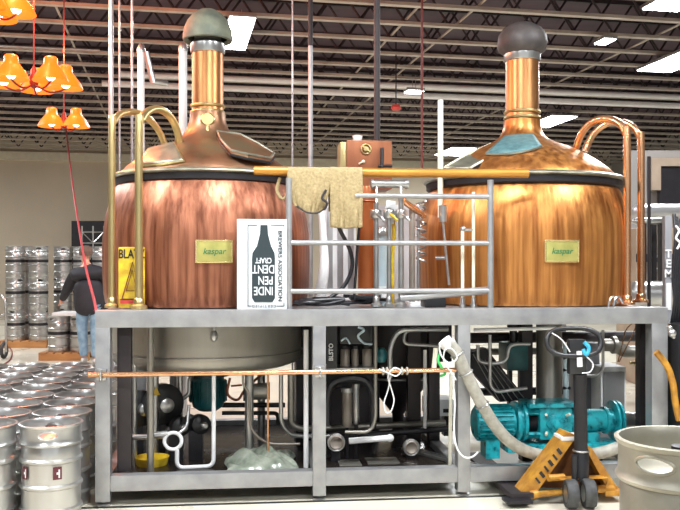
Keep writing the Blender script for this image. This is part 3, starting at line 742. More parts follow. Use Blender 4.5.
# silver manifold pipes with valves and flanges
for i, (px, r, top, key, lab) in enumerate(((376, .018, 203, 'stain', 'left silver manifold pipe with valve behind the railing'), (389, .016, 208, 'stain', 'middle silver manifold pipe with valve behind the railing'), (401, .020, 197, 'stain', 'right silver manifold pipe with valve behind the railing'))):
    v = .28; uu = U(px, v)
    t = pipe('manifold_pipe', lab, [(uu, v, 1.262), (uu, v, Z(px, top, v))], r, key, flanges=[(uu, v, 1.262)])
    g = mb('stain'); q = L(px, 214, v); g.lathe([(.034,-.03),(.04,-.02),(.04,.02),(.034,.03)], q, n=20, capb=True, capt=True); g.build('valve_body', t)
    g = mb('stain' if i != 1 else 'yellow'); g.tube(smooth([q+Vector((0,-.03,0)), q+Vector((.02,-.06,-.02)), q+Vector((.05,-.06,-.05))], 4), .010, 8); g.build('valve_handle', t)
uu = U(382.5, .45)
t = thing('filter_housing', 'pale blue upright filter housing between the silver pipes', 'filter', (uu, .45, 1.262))
mb('ltblue').lathe([(.035,1.262),(.036,1.27),(.036,1.72),(.03,1.76),(0,1.77)], (uu,.45,0), n=28, capb=True).build('bowl', t); mb('stain').lathe([(.044,1.76),(.044,1.80),(.02,1.83),(0,1.83)], (uu,.45,0), n=24, capb=True).build('head', t)
mb('white').lathe([(.0365,1.30),(.0365,1.40)], (uu,.45,0), n=28).build('white_band', t)
uu = U(392.5, .36)
tag(mb('yellow').tube(smooth([(uu,.36,1.262),(uu,.36,1.6),(uu+.01,.36,1.8),(uu-.01,.36,1.95)],5), .014, 10).build('hose'), 'yellow upright hose between the silver manifold pipes', 'hose')
tag(mb('labelw').box(L(390,212,.33), (.07,.006,.16), Matrix.Rotation(.1,3,'Y')).build('hanging_tag'), 'white tag hanging among the manifold valves', 'tag')
uu = U(412, .5); pipe('brown_pipe', 'brownish upright pipe right of the manifold', [(uu,.5,1.252),(uu,.5,Z(412,205,.5))], .022, 'taupe')
uu = U(418.5, .6); pipe('steel_pipe', 'slim polished pipe beside the brownish pipe', [(uu,.6,1.252),(uu,.6,Z(418,214,.6))], .011, 'stain')
g = mb('stain'); g.cyl(L(373,184,.35), L(405,184,.35), .028); g.cyl(L(371,184,.35), L(373.5,184,.35), .036); g.cyl(L(405,184,.35), L(408,184,.35), .036)
for px in (376.5, 401): g.cyl(L(px,184,.35), L(px,205,.28), .010)
tag(g.build('sight_tube'), 'horizontal silver tube directly below the orange handrail', 'tube')
g = mb('copipe'); g.tube([L(402,200,.4), L(424,216,.55)], .022, 12); tag(g.build('copper_pipe'), 'short slanted copper pipe behind the railing', 'pipe')
g = mb('stain'); hel = []
q0 = L(421, 201, .62); q1 = L(421, 262, .62)
for i in range(90):
    t_ = i/89; a = t_*2*PI*8; hel.append(q0.lerp(q1, t_)+Vector((.035*math.cos(a), .035*math.sin(a), 0)))
g.tube(hel, .008, 6); tag(g.build('coil'), 'coiled silver tube between manifold and right kettle', 'coil')
g = mb('stain'); g.lathe([(.03,0),(.03,.12),(.022,.125)], L(443,222,.55), n=18, capb=True, capt=True); g.cyl(L(443,222,.55), L(449,285,.5), .010); g.cyl(L(436,258,.6), L(447,258,.55), .014); tag(g.build('sample_valve'), 'silver sampling valve with thin drop tube beside the cream pipe', 'valve')
# pipe stack left of the column: pale chute, hoses
g = mb('white'); P = [L(320,200,.95), L(323,235,.9), L(324,268,.88), L(319,302,.85)]; g.tube(smooth(P,5), [.02+.028*i/15 for i in range(16)], 16); tag(g.build('chute'), 'white tapering chute beside the left kettle', 'chute')
ct = thing('control_cabinet', 'pale grey cabinet standing on the deck between the kettles', 'cabinet', (U(338,1.6), 1.6, 1.252))
p0 = L(322, 196, 1.6); p1 = L(356, 296, 1.6)
mb('white').box2((p0.x, 1.6, 1.252), (p1.x, 1.88, p0.z), .006).build('body', ct)
g = mb('duct'); 
for k in range(3): g.box2((p0.x+.04+.09*k, 1.585, 1.35), (p0.x+.09+.09*k, 1.60, p0.z-.1), .003)
g.build('door_panel', ct)
g = mb('labelw'); p0 = L(360,232,1.7); p1 = L(425,240,1.7); g.box2((p0.x,1.7,1.252),(p1.x,1.85,Z(400,205,1.7)),.004); tag(g.build('back_panel'), 'light grey back panel behind the manifold pipes', 'panel')
tag(mb('rubber').tube(smooth([L(332,196,.15), L(338,225,.2), L(350,250,.25), L(352,268,.25), L(344,286,.25), L(330,298,.22)],6), .014, 10).build('hose'), 'black hose curving down from the burlap cloths', 'hose')
tag(mb('rubber').tube(smooth([L(361,212,.2), L(358,240,.2), L(356,270,.22), L(354,300,.25)],6), .010, 10).build('hose'), 'thin black hose hanging straight beside the copper column', 'hose')
rnd = random.Random(5); pts = []
for i in range(22):
    px = 296+ (i*37 % 60)+rnd.uniform(-3,3); vv = .14+rnd.uniform(0,.2); q = L(px, 300, vv); q.z = 1.275+.012*(i % 4)+.01; pts.append(q)
tag(mb('rubber').tube(smooth(pts,6), .012, 8).build('hose_tangle'), 'black tangled hose lying on the deck behind the lower rail', 'hose')
pts = []
for i in range(20):
    px = 345+(i*29 % 50)+rnd.uniform(-3,3); vv = .36+rnd.uniform(0,.18); q = L(px, 300, vv); q.z = 1.275+.015*(i % 4)+.01; pts.append(q)
tag(mb('rubber').tube(smooth(pts,6), .014, 8).build('hose_tangle'), 'black tangled hose lying behind the silver pipe flanges', 'hose')
p0 = L(425, 298, .14); p1 = L(446, 309, .14)
tag(mb('black').box2((p0.x,.14,1.262),(p1.x,.30,p0.z), .006).build('junction_box'), 'small black box on the deck edge under the railing', 'box')
p0 = L(408,303,.5); tag(mb('white').box2((p0.x,.40,1.253),(p0.x+.22,.62,1.285), .004).build('tray'), 'low white tray on the deck left of the black box', 'tray')
g = mb('stain')
for px, py in ((614,300),(619,303)): g.tube(smooth([L(px-6,308,.2), L(px-4,299,.2), L(px,297,.22), L(px+4,303,.22)],4), .009, 7)
tag(g.build('fitting'), 'small steel fittings on the deck right of the golden kettle', 'fitting')
# ================================================================== FRONT COPPER PIPE
fp = thing('copper_pipe', 'long thin copper pipe running along the front of the frame', 'pipe', (U(270,-.05), -.05, .90))
mb('copipe').tube([L(88,375,-.05), L(320,372,-.05), L(456,370,-.05)], .0155, 12).build('tube', fp)
for px, py in ((101,374.7), (320,372)):
    q = L(px, py, -.05); g = mb('stain'); g.box2(q+Vector((-.03,.005,-.035)), q+Vector((.03,.05,.035)), .003); g.torus(q, .022, .007, (1,0,0)); g.ball(q+Vector((.0,-.02,.028)), .010); g.ball(q+Vector((.0,-.02,-.028)), .010); g.build('clamp', fp)
# ================================================================== UNDER THE DECK, LEFT BAY
def run(name, label, pts, r, key, fil=.04, cat='pipe', group=None, n=10):
    return pipe(name, label, [L(*p) for p in pts], r, key, fil=fil, cat=cat, group=group, n=n)
g = mb('white'); pts = fillet([L(214,340,.35), L(213.5,466,.35), L(177,468,.35), L(177,449,.35)], .05, 7); g.tube(pts, .0145, 12)
ul = g.build('drain_pipe'); tag(ul, 'white U-shaped drain pipe below the left vessel', 'pipe')
g = mb('white'); q = L(173, 441, .35); g.torus(q, .058, .013, (0,1,0), n=36); tag(g.build('pipe_ring'), 'white ring of pipe beside the U-shaped drain pipe', 'pipe')
g = mb('stain'); g.tube([L(119,438,.36), L(163,436,.36)], .020, 12); g.tube([L(150,436,.36), L(168,433.5,.36)], .024, 12); g.tube(fillet([L(178,434,.36), L(187,427,.4), L(189,405,.45)], .04), .012, 10); tag(g.build('transfer_pipe'), 'horizontal steel pipe feeding the white pipe ring', 'pipe')
for px, r, k, lab, py0, v in ((134, .022, 'stain', 'steel upright pipe just right of the dark maroon upright', 327, .5), (150.5, .024, 'vessel', 'thick dull upright pipe left of the hanging motor', 327, .25), (180, .020, 'stain', 'upright pipe standing between black pump wheels and motor', 376, .8), (306, .017, 'white', 'white upright pipe beside the second frame post', 330, .3), (268, .008, 'copipe', 'thin copper upright tube in the left bay', 375, .4)):
    uu = U(px, v); o = mb(k).cyl((uu, v, .15), (uu, v, Z(px, py0, v)), r).build('upright_pipe'); tag(o, lab, 'pipe')
def wheel_pump(px, py, v, r, lab):
    q = L(px, py, v); t = thing('centrifugal_pump', lab, 'pump', (q.x, q.y, .15))
    mb('black').lathe([(0,-.05),(r*.6,-.05),(r,-.03),(r,.03),(r*.6,.05),(0,.05)], q, n=28, axis=(.5,-1,0)).build('volute', t)
    mb('stain').lathe([(r*.35,.05),(r*.35,.09),(r*.2,.10),(0,.10)], q, n=20, axis=(.5,-1,0)).build('inlet', t)
    b_ = mb('dark'); b_.lathe([(r*.55,0),(r*.6,.16),(0,.16)], q+Vector((-.02,.05,0)), n=20, axis=(-.5,1,0)); b_.build('motor', t)
    mb('dark').box2((q.x-.08, q.y-.03, .15), (q.x+.02, q.y+.12, q.z-r*.6), .003).build('stand', t)
wheel_pump(141, 408, .75, .13, 'black round pump at the far left of the left bay')
wheel_pump(163, 404, .72, .15, 'larger black round pump with yellow sticker in the left bay')
wheel_pump(180, 426, .62, .07, 'small black valve pump under the hanging motor, left one')
wheel_pump(200, 424, .62, .07, 'small black valve pump under the hanging motor, right one')
q = L(156, 391, .60); tag(mb('yellow').slab([q+Vector((-.03,0,-.03)), q+Vector((.03,0,-.03)), q+Vector((0,0,.03))], (0,.006,0)).build('warning_sticker'), 'yellow triangular warning sticker on the larger black pump', 'sticker')
q = L(152, 447, .5); tag(mb('yellow').lathe([(0,0),(.105,0),(.12,.055),(.115,.055),(.10,.006),(0,.006)], (q.x,q.y,.151), n=30).build('drip_tray'), 'round yellow drip tray on the dark pan', 'tray')
def film(name, label, x0, x1, v0, v1, h, seed, key='film'):
    r_ = random.Random(seed); ph = [r_.uniform(0,6) for _ in range(5)]
    u0 = U(x0, v0); u1 = U(x1, v0)
    def fn(a, b):
        zz = .162+h*(math.sin(PI*a)**.5)*(math.sin(PI*b)**.5)*(.72+.16*math.sin(a*17+ph[0]+b*4)+.12*math.sin(b*13+ph[1]+a*9)+.07*math.sin(a*41+b*23))
        return Vector((u0+(u1-u0)*a+.015*math.sin(b*9), v0+(v1-v0)*b, zz))
    o = mb(key).grid(fn, 46, 26).build(name, fix=False); return tag(o, label, 'plastic bag')
film('plastic_bag', 'clear crumpled plastic bag lying on the pan of the left bay', 225, 297, .18, .70, .125, 4)
run('black_pipe', 'upper black horizontal pipe in the left bay', [(222,405,1.2),(285,405,1.2)], .020, 'black')
run('black_pipe', 'lower black horizontal pipe in the left bay', [(222,413,1.1),(278,413,1.1),(278,425,1.1)], .016, 'black')
run('steel_pipe', 'thin curved steel pipe in the middle of the left bay', [(243,372,.5),(243,385,.5),(249,392,.5),(250,430,.5),(266,444,.5),(300,444,.5)], .009, 'taupe', .08)
t = thing('electric_motor', 'small olive grey motor lying behind the copper pipe', 'motor', tuple(L(257,400,.8)))
g = mb('vessel'); a_, b_ = L(246,392,.8), L(267,391,.8); g.cyl(a_, b_, .062, n=24); g.build('casing', t); g = mb('dark'); g.cyl(a_+Vector((-.02,0,0)), a_, .066, n=24); g.cyl(b_, b_+Vector((.02,0,0)), .066, n=24); g.build('end_cap', t)
run('bent_pipe', 'thick grey bent pipe crossing behind the second frame post', [(281,374,.6),(281,424,.6),(292,436,.6),(340,436,.6)], .016, 'stain', .10)
run('bent_pipe', 'dull bent pipe nested inside the thick grey one', [(291,374,.75),(291,424,.75),(300,429,.75),(445,423,.9)], .026, 'vessel', .12)
run('brown_hose', 'dark brown hose coiled at the back of the left bay', [(230,378,.9),(226,395,.9),(238,402,.9),(244,390,.9),(262,374,.9)], .010, 'copperL', .05, cat='hose')
g = mb('red'); 
g.tube([L(160,402,.9), L(178,405,.9)], .008, 6); tag(g.build('cable'), 'short red cable behind the black pumps', 'cable')
g = mb('red'); g.tube([L(231,386,.9), L(242,385,.9)], .008, 6); tag(g.build('cable'), 'short red cable right of the hanging motor', 'cable')
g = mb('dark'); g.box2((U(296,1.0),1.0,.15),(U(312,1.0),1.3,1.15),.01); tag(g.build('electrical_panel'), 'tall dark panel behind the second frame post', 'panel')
# ================================================================== MIDDLE BAY
sh = thing('shelf', 'narrow dark shelf carrying canisters in the middle bay', 'shelf', tuple(L(352,370,.45)))
p0 = L(327,368,.4); p1 = L(376,366,.4); mb('stain').box2((p0.x,.38,p0.z-.012),(p1.x,.62,p0.z),.002).build('board', sh)
mb('dark').box2((p0.x,.62,p0.z),(p1.x,.64,1.15)).build('back_plate', sh)
for i, (px, w_) in enumerate(((345, .034), (355, .026), (367, .036))):
    uu = U(px, .5); z0 = p0.z
    t = thing('canister', '%s taupe canister on the narrow shelf' % ('left', 'slim middle', 'right')[i], 'canister', (uu, .5, z0))
    mb('taupe').lathe([(w_,0),(w_,.115),(w_*.8,.125),(0,.128)], (uu,.5,z0), n=24, capb=True).build('body', t); mb('dark').lathe([(w_*1.1,.125),(w_*1.1,.15),(0,.155)], (uu,.5,z0), n=24, capb=True).build('lid', t)
q = L(331,352,.36)
bk = thing('switchboard', 'black panel with white vertical lettering beside the second frame post', 'panel', (q.x, q.y, q.z-.1))
mb('black').box2((U(327,.36),.36,p0.z),(U(337,.36),.378,1.15)).build('plate', bk)
text('BLSTO', .042, 'labelw', bk, facing(q+Vector((0,-.012,0)), PI/2), 'vertical_lettering', .001, bold=.001)
g = mb('black'); a_ = L(340,344,.42); g.box2((a_.x,.40,a_.z),(U(372,.42),.60,1.14),.01); 
bx = tag(g.build('cable_box'), 'black box with pale blue cable loops above the canisters', 'box')
g = mb('ltblue'); g.tube(smooth([L(341,341,.38),L(346,338,.37),L(350,344,.38)],4), .007, 6); g.tube(smooth([L(358,327,.38),L(364,330,.37),L(358,336,.37),L(364,343,.38),L(372,344,.4)],5), .009, 6); g.build('cable_loop', bx)
run('steel_pipe', 'upright steel pipe right of the canister shelf', [(375.5,326,.3),(375.5,420,.3),(370,432,.3),(345,432,.3)], .013, 'vessel', .06)
run('steel_loop', 'outer polished pipe loop in the middle bay', [(390,378,.35),(390,346,.35),(398,330,.35),(448,329,.35)], .017, 'stain', .10)
run('steel_loop', 'inner polished pipe loop in the middle bay', [(447,329.5,.45),(405,330.5,.45),(403,344,.45),(440,346,.45),(450,352,.45)], .012, 'stain', .05)
tag(mb('dteal').lathe([(.03,0),(.045,.03),(.045,.07),(.025,.10),(0,.10)], L(381,362,.4), n=20, capb=True).build('knob_valve'), 'small dark teal valve beside the canisters', 'valve')
run('black_hose', 'thick black hose arching over the lower canisters', [(327,425,.45),(327,395,.45),(332,382,.45),(350,377,.45),(367,380,.45),(373,392,.45),(373,428,.45)], .024, 'rubber', .06, cat='hose')
for i, (px, w_, y0_, y1_) in enumerate(((347, .036, 427, 392), (356, .024, 424, 388))):
    uu = U(px, .55); z0 = Z(px, y0_, .55); z1 = Z(px, y1_, .55)
    t = thing('filter_canister', ('wider' if i == 0 else 'slimmer')+' lower filter canister under the black hose arch', 'canister', (uu, .55, z0))
    mb('taupe' if i == 0 else 'stain').lathe([(w_*.7,z0),(w_,z0+.03),(w_,z1),(w_*.8,z1+.01),(0,z1+.01)], (uu,.55,0), n=24, capb=True).build('body', t); mb('stain').lathe([(w_*1.15,z1),(w_*1.15,z1+.03),(0,z1+.035)], (uu,.55,0), n=24, capb=True).build('lid', t)
    mb('dark').cyl((uu,.55,.15),(uu,.55,z0+.005),.012).build('stand', t)
run('black_pipe', 'black horizontal pipe below the lower canisters', [(327,438,.7),(455,428,.7)], .022, 'dark')
g = mb('white'); g.tube([L(349,441,.35), L(389,438,.35)], .022, 12); g.ball(L(390,438,.35), .028); tag(g.build('white_tube'), 'short white tube lying low in the middle bay', 'tube')
for px, py, r_, v, lab in ((336,442,.062,.45,'round steel flange at the lower left of the middle bay'), (411,447,.058,.5,'round steel flange at the lower middle of the middle bay')):
    q = L(px, py, v); t = thing('pipe_flange', lab, 'flange', (q.x, q.y, q.z-r_))
    mb('taupe').lathe([(r_,-.02),(r_,.02),(r_*.7,.03),(r_*.7,.02),(r_*.4,.01),(0,.01)], q, n=28, axis=(0,-1,0), capb=True).build('disc', t); mb('stain').torus(q+Vector((0,-.02,0)), r_*.95, .006, (0,1,0)).build('clamp_ring', t)
    mb('dark').box2((q.x-.03,q.y,.15),(q.x+.03,q.y+.06,q.z),.003).build('bracket', t)
g = mb('white'); g.tube(smooth([L(379,369,-.075),L(388,373,-.08),L(396,376,-.075),L(401,371,-.075),L(394,368,-.075),L(388,376,-.07),L(391,388,-.03),L(394,400,-.02),L(391,411,-.02),L(386,412,-.02),L(384,403,-.02),L(388,390,-.02),L(390,378,-.06)],6), .0045, 8)
tag(g.build('rope_length'), 'white cord knotted round the front copper pipe with a hanging loop', 'cord')
g = mb('whosem'); 
for px in (383, 387, 402, 407): g.torus(L(px,371,-.05), .020, .008, (1,0,0), n=16, k=6)
tag(g.build('tape_wrap'), 'pale wrapping around the middle of the front copper pipe', 'wrapping')
tag(mb('brgreen').tube(smooth([L(441,352,-.02),L(438,360,-.04),L(442,368,-.05),L(445,374,-.04),L(440,376,-.04)],4), .009, 7).build('green_strap'), 'bright green strap hanging near the white hose end', 'strap')
tag(mb('cream').tube([L(436,348,.1), L(434,368,.1)], .018, 10).build('pale_sleeve'), 'pale sleeve beside the bright green strap', 'sleeve')
t = thing('label_box', 'white box with dark label low in the middle bay', 'box', tuple(L(442,415,1.2))); p0 = L(428,400,1.2); p1 = L(454,416,1.2)
mb('white').box2((p0.x,1.2,p1.z),(p1.x,1.45,p0.z),.006).build('case', t); mb('dark').box2((p1.x-.09,1.193,p1.z+.03),(p1.x-.02,1.2,p1.z+.06)).build('label', t); mb('dark').box2((p0.x+.02,1.25,.15),(p0.x+.07,1.35,p1.z)).build('stand', t); mb('dark').box2((p1.x-.07,1.25,.15),(p1.x-.02,1.35,p1.z)).build('stand', t)
run('white_pipe', 'white upright pipe between the two dark uprights', [(425,350,.7),(425,410,.7),(425,430,.7)], .014, 'white')
for k in range(3):
    o = mb('stain').box(L(436+6*k,452,.45), (.014,.75,.02), Matrix.Rotation(.55, 3, 'Z') @ Matrix.Rotation(-.0, 3, 'X'), .003).build('drain_rail')
    o.location.z = .152; tag(o, '%s slanted steel rail on the pan at right of the middle bay' % ('left', 'centre', 'right')[k], 'rail')
run('upright_pipe', 'slim pale upright pipe just left of the third frame post', [(451,374,.2),(450,460,.2),(450,466,.2)], .013, 'cream')
tag(mb('white').tube(smooth([L(452,376,-.02),L(455,400,-.03),L(454,430,-.04),L(457,448,-.045),L(464,457,-.05),L(472,457,-.05),L(478,452,-.03)],6), .006, 8).build('white_cable'), 'thin white cable hanging in front of the third frame post', 'cable')
# plates lying in the pan
for i,(x0,x1,v0,v1) in enumerate(((340,362,.30,.48),(368,400,.34,.52))):
    a_ = U(x0,v0); b_ = U(x1,v0); tag(mb('vessel').box2((a_,v0,.1505),(b_,v1,.158),.002).build('floor_plate'), ('left','right')[i]+' pale plate lying flat in the middle bay pan', 'plate')
# dark machinery standing behind the middle bay
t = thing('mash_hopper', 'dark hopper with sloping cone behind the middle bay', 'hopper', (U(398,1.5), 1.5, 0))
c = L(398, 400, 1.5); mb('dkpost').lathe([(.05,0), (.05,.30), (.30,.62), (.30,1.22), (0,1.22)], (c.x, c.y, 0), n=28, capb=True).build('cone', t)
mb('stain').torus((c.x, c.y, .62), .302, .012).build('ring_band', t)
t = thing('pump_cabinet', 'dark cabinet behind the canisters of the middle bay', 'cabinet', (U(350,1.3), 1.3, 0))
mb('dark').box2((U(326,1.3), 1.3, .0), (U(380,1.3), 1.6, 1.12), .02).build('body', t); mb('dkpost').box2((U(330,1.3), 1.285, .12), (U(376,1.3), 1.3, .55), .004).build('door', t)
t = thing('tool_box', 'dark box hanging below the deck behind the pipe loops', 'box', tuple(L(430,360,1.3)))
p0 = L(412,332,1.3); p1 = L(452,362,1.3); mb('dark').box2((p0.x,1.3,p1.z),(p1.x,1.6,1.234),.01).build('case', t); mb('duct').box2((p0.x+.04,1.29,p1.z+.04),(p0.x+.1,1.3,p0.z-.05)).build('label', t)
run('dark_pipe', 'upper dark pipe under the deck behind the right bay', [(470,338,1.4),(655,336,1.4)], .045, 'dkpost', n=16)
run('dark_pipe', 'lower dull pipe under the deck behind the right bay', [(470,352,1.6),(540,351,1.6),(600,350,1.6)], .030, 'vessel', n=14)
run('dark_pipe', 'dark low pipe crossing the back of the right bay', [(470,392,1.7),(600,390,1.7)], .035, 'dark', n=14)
# ================================================================== RIGHT BAY
run('white_rail', 'white pipe running just below the deck at the right', [(474,330,.25),(556,328,.25)], .013, 'white')
run('steel_pipe', 'left upright steel pipe in the right bay with curved foot', [(478,345,.6),(478,362,.6),(492,364,.6),(506,362,.6),(509,346,.6),(516,344,.6),(530,344,.6)], .014, 'stain', .05)
run('steel_pipe', 'tall upright steel pipe in the right bay bending right', [(490,335,.4),(490,385,.4),(496,392,.4),(527,388,.4)], .013, 'stain', .06)
p0 = L(507,346,.9); p1 = L(529,371,.9)
t = thing('teal_tank', 'dark teal tank behind the pipes in the right bay', 'tank', (p0.x+.07,1.0,p1.z)); mb('dteal').box2((p0.x,.9,p1.z),(p1.x,1.15,p0.z+.02),.03).build('tank_body', t); mb('dark').box2((p0.x+.03,.95,.1),(p0.x+.06,1.0,p1.z+.01)).build('leg', t); mb('dark').box2((p1.x-.06,.95,.1),(p1.x-.03,1.0,p1.z+.01)).build('leg', t); mb('black').lathe([(.03,0),(.03,.12),(.05,.13),(.05,.16),(0,.16)], Vector(((p0.x+p1.x)/2,1.02,p0.z+.01)), n=18, capb=True).build('neck', t)
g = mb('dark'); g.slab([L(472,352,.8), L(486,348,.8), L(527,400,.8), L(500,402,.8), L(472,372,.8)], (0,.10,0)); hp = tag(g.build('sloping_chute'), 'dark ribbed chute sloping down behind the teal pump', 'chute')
g = mb('stain'); 
for k in range(5): g.tube([L(473+6*k,354+3*k,.79), L(500+6*k,402-1*k,.79)], .004, 5)
g.build('rib', hp)
pm = thing('teal_pump', 'bright teal screw pump with motor under the right kettle', 'pump', tuple(Vector((U(550,.5),.5,.0))))
V = .5
cz = Z(500, 422, V); ax = (1,0,0)
def xl(prof, px, cy=None, key='teal', name='housing', par=pm, n=32):
    q = Vector((U(px,V), V, cz if cy is None else cy)); return mb(key).lathe(prof, q, n=n, axis=ax, capb=True, capt=True).build(name, par)
w = lambda a, b: U(b,V)-U(a,V)
mo = xl([(.105,0),(.115,.01),(.115,w(474,512)),(.10,w(474,512))], 474, name='motor')
g = mb('teal')
for i in range(24):
    a = i*PI/12; cc_ = Vector((U(493,V), V+.122*math.cos(a), cz+.122*math.sin(a))); g.box(cc_, (w(477,510), .005, .022), Matrix.Rotation(a-PI/2, 3, 'X'))
g.build('cooling_fins', mo)
xl([(.15,0),(.15,.025),(.12,.03),(.12,.05),(.145,.055),(.145,.075)], 513, name='motor_flange')
xl([(.075,0),(.075,w(524,536))], 524, key='dark', name='shaft_coupling')
for a in (.8, 2.35, 3.93, 5.5): mb('teal').box(Vector((U(530,V), V+.12*math.cos(a), cz+.12*math.sin(a))), (w(522,538),.02,.05), Matrix.Rotation(a, 3, 'X')).build('lantern_bar', pm)
zc = Z(550,421,V)
gb = mb('teal').box((U(551,V), V, zc), (w(535,567), .22, .235), None, .02).build('gearbox', pm)
g = mb('teal'); q = Vector((U(551,V), V-.11, zc)); g.lathe([(.075,-.005),(.075,.012),(.06,.018),(.035,.018),(.035,.035),(.02,.04),(0,.04)], q, n=6, axis=(0,-1,0), capb=True); g.build('cover_plate', gb)
g = mb('cream')
for a in range(4):
    aa = a*PI/2+PI/4; q2 = q+Vector((.105*math.cos(aa), -.004, .085*math.sin(aa))); g.cyl(q2, q2+Vector((.02*math.cos(aa),-.03,.02*math.sin(aa))), .010, n=8)
g.build('bolt', gb)
mb('teal').box((U(548,V), V, Z(548,403,V)), (w(522,570), .26, .03), None, .006).build('top_plate', pm)
xl([(.085,0),(.085,w(567,612))], 567, name='pump_tube'); xl([(.10,0),(.10,.02)], 572, name='tube_collar'); xl([(.10,0),(.10,.02)], 603, name='tube_collar')
ef = xl([(.12,0),(.145,.006),(.145,.02),(.12,.026),(.10,.03),(.10,.036),(.14,.04),(.14,.056),(.08,.06)], 611, name='end_flange')
xl([(.055,0),(.06,.04),(.055,.08),(.06,.12),(.055,.18)], 621.5, key='stain', name='outlet')
mb('teal').box2((U(503,V), V-.12, .195), (U(626,V), V+.12, Z(560,441,V)), .01).build('base_frame', pm)
mb('teal').box((U(490,V),V,(cz-.115+.15)/2),(.10,.16,cz-.115-.15)).build('foot', pm); mb('teal').box((U(590,V),V,(cz-.08+.24)/2),(.08,.14,cz-.08-.24)).build('foot', pm)
for px in (546, 592): mb('dark').box2((U(px,V)-.04, V-.1, 0), (U(px,V)+.04, V+.1, .196)).build('base_block', pm)
# white hose in front
hs = thing('delivery_hose', 'thick grey-white hose swooping from the third post past the teal pump', 'hose', tuple(L(560,455,0)))
HP = smooth([L(447,342,-.09), L(456,352,-.10), L(466,373,-.10), L(480,401,-.09), L(497,428,-.07), L(516,446,-.05), L(540,455,-.03), L(570,457,-.02), L(600,453,-.02), L(622,447,0), L(650,446,.05)], 7)
mb('whosem').tube(HP, .041, 18).build('tube', hs)
g = mb('white'); g.tube([L(444,340,-.09), L(449,346,-.09)], .046, 18); 
g.build('hose_end', hs)
g = mb('stain')
for i in (8, 14, 22): g.torus(HP[i], .046, .005, HP[i+1]-HP[i-1], n=24, k=6)
g.build('hose_clamp', hs)
tag(mb('white').tube(smooth([L(455,341,-.15),L(447,338,-.16),L(440,344,-.16),L(441,355,-.15),L(449,363,-.16),L(457,358,-.16),L(452,349,-.17),L(445,350,-.17),L(444,362,-.14),L(451,372,-.13),L(456,380,-.12)],6), .005, 8).build('rope_length'), 'white cord looped around the end of the thick hose', 'cord')
# cabinet, panel and pipes behind the jack
t = thing('white_cabinet', 'white box cabinet behind the pallet jack handle', 'cabinet', (U(613,1.0),1.0,0)); p0 = L(601,367,1.0); p1 = L(626,420,1.0)
mb('white').box2((p0.x,1.0,.08),(p1.x,1.35,p0.z),.008).build('body', t); mb('duct').box2((p0.x+.02,.985,.30),(p1.x-.02,1.0,p0.z-.04),.003).build('door', t); mb('dark').box2((p0.x+.02,1.03,0),(p1.x-.02,1.32,.081)).build('plinth', t)
p0 = L(574,343,1.2); p1 = L(600,420,1.2); tag(mb('door').box2((p0.x,1.2,0.0),(p1.x,1.35,p0.z),.02).build('dark_cabinet'), 'dark grey cabinet left of the white cabinet', 'cabinet')
run('bent_pipe', 'steel pipe bent like a hook in front of the dark cabinet', [(603,330,.8),(603,368,.8),(598,376,.8),(583,376,.8)], .012, 'stain', .05)
g = mb('ltblue'); g.tube([L(566,345,.7), L(566,402,.7)], .022, 12); 
t = tag(g.build('level_gauge'), 'pale upright gauge tube beside the grey column', 'gauge')
for py in (358, 370, 388): mb('dark').cyl(L(563.5,py,.69), L(570,py,.69), .012).build('gauge_clamp', t)
g = mb('copipe'); g.tube(smooth([L(618,362,.6),L(622,345,.6),L(626,330,.6),L(634,322,.6)],4), .005, 6); g.tube(smooth([L(619,362,.62),L(626,348,.6),L(632,336,.6),L(637,324,.6)],4), .005, 6); tag(g.build('copper_wire'), 'pair of thin copper lines under the deck near the last post', 'wire')
run('upright_pipe', 'pale upright pipe left of the right corner post', [(641,326,.4),(641,400,.4),(641,420,.4)], .016, 'cream')
g = mb('brass'); q = L(640,364,.38); g.ball(q, .035, (1.3,.8,.8)); g.cyl(q+Vector((-.08,0,.01)), q+Vector((.08,0,.01)), .012); g.cyl(q, q+Vector((0,-.01,.05)), .012); tag(g.build('brass_valve'), 'brass valve on the pale pipe near the right corner post', 'valve')
g = mb('vessel'); g.tube(fillet([L(600,345,.9),L(615,345,.9),L(625,352,.9),L(650,352,.9)],.06), .05, 16); g.lathe([(.07,0),(.07,.03)], L(612,345,.9), n=20, axis=(1,0,0), capb=True, capt=True); tag(g.build('pump_pipe'), 'dull fat pipe above the white cabinet', 'pipe')
# ================================================================== PALLET JACK
JV = -.32
pj = thing('pallet_jack', 'yellow pallet jack with upright black handle parked at the frame', 'pallet jack', (U(580,JV), JV, 0))
# handle
pts = []
c0 = L(574,342,JV); 
hw, hh = (L(601,342,JV).x-L(547,342,JV).x)/2, (Z(574,329,JV)-Z(574,356,JV))/2
for i in range(40):
    a = 2*PI*i/40; x = math.copysign(abs(math.cos(a))**.7, math.cos(a))*hw; z = math.copysign(abs(math.sin(a))**.85, math.sin(a))*hh; pts.append(c0+Vector((x, .03*math.sin(a), z)))
hd = mb('black').tube(pts, .016, 12, closed=True).build('handle_loop', pj)
mb('black').box2(L(568,374,JV)-Vector((0,.03,0)), L(585,339,JV)+Vector((0,.03,0)), .012).build('handle_head', pj)
mb('labelw').box(L(579.5,359,JV-.04), (.035,.006,.10), Matrix.Rotation(-.05,3,'Y')).build('handle_tag', pj)
g = mb('blue'); g.tube(smooth([L(584,342,JV-.03),L(589,348,JV-.04),L(586,355,JV-.04),L(583,349,JV-.03)],4), .013, 8); g.build('blue_lever', pj)
g = mb('white'); g.tube(smooth([L(586,356,JV-.04),L(593,364,JV-.05),L(590,372,JV-.05),L(582,373,JV-.04)],5), .004, 6); g.tube(smooth([L(552,333,JV-.02),L(562,340,JV-.03),L(570,352,JV-.04)],5), .004, 6); g.build('control_cable', pj)
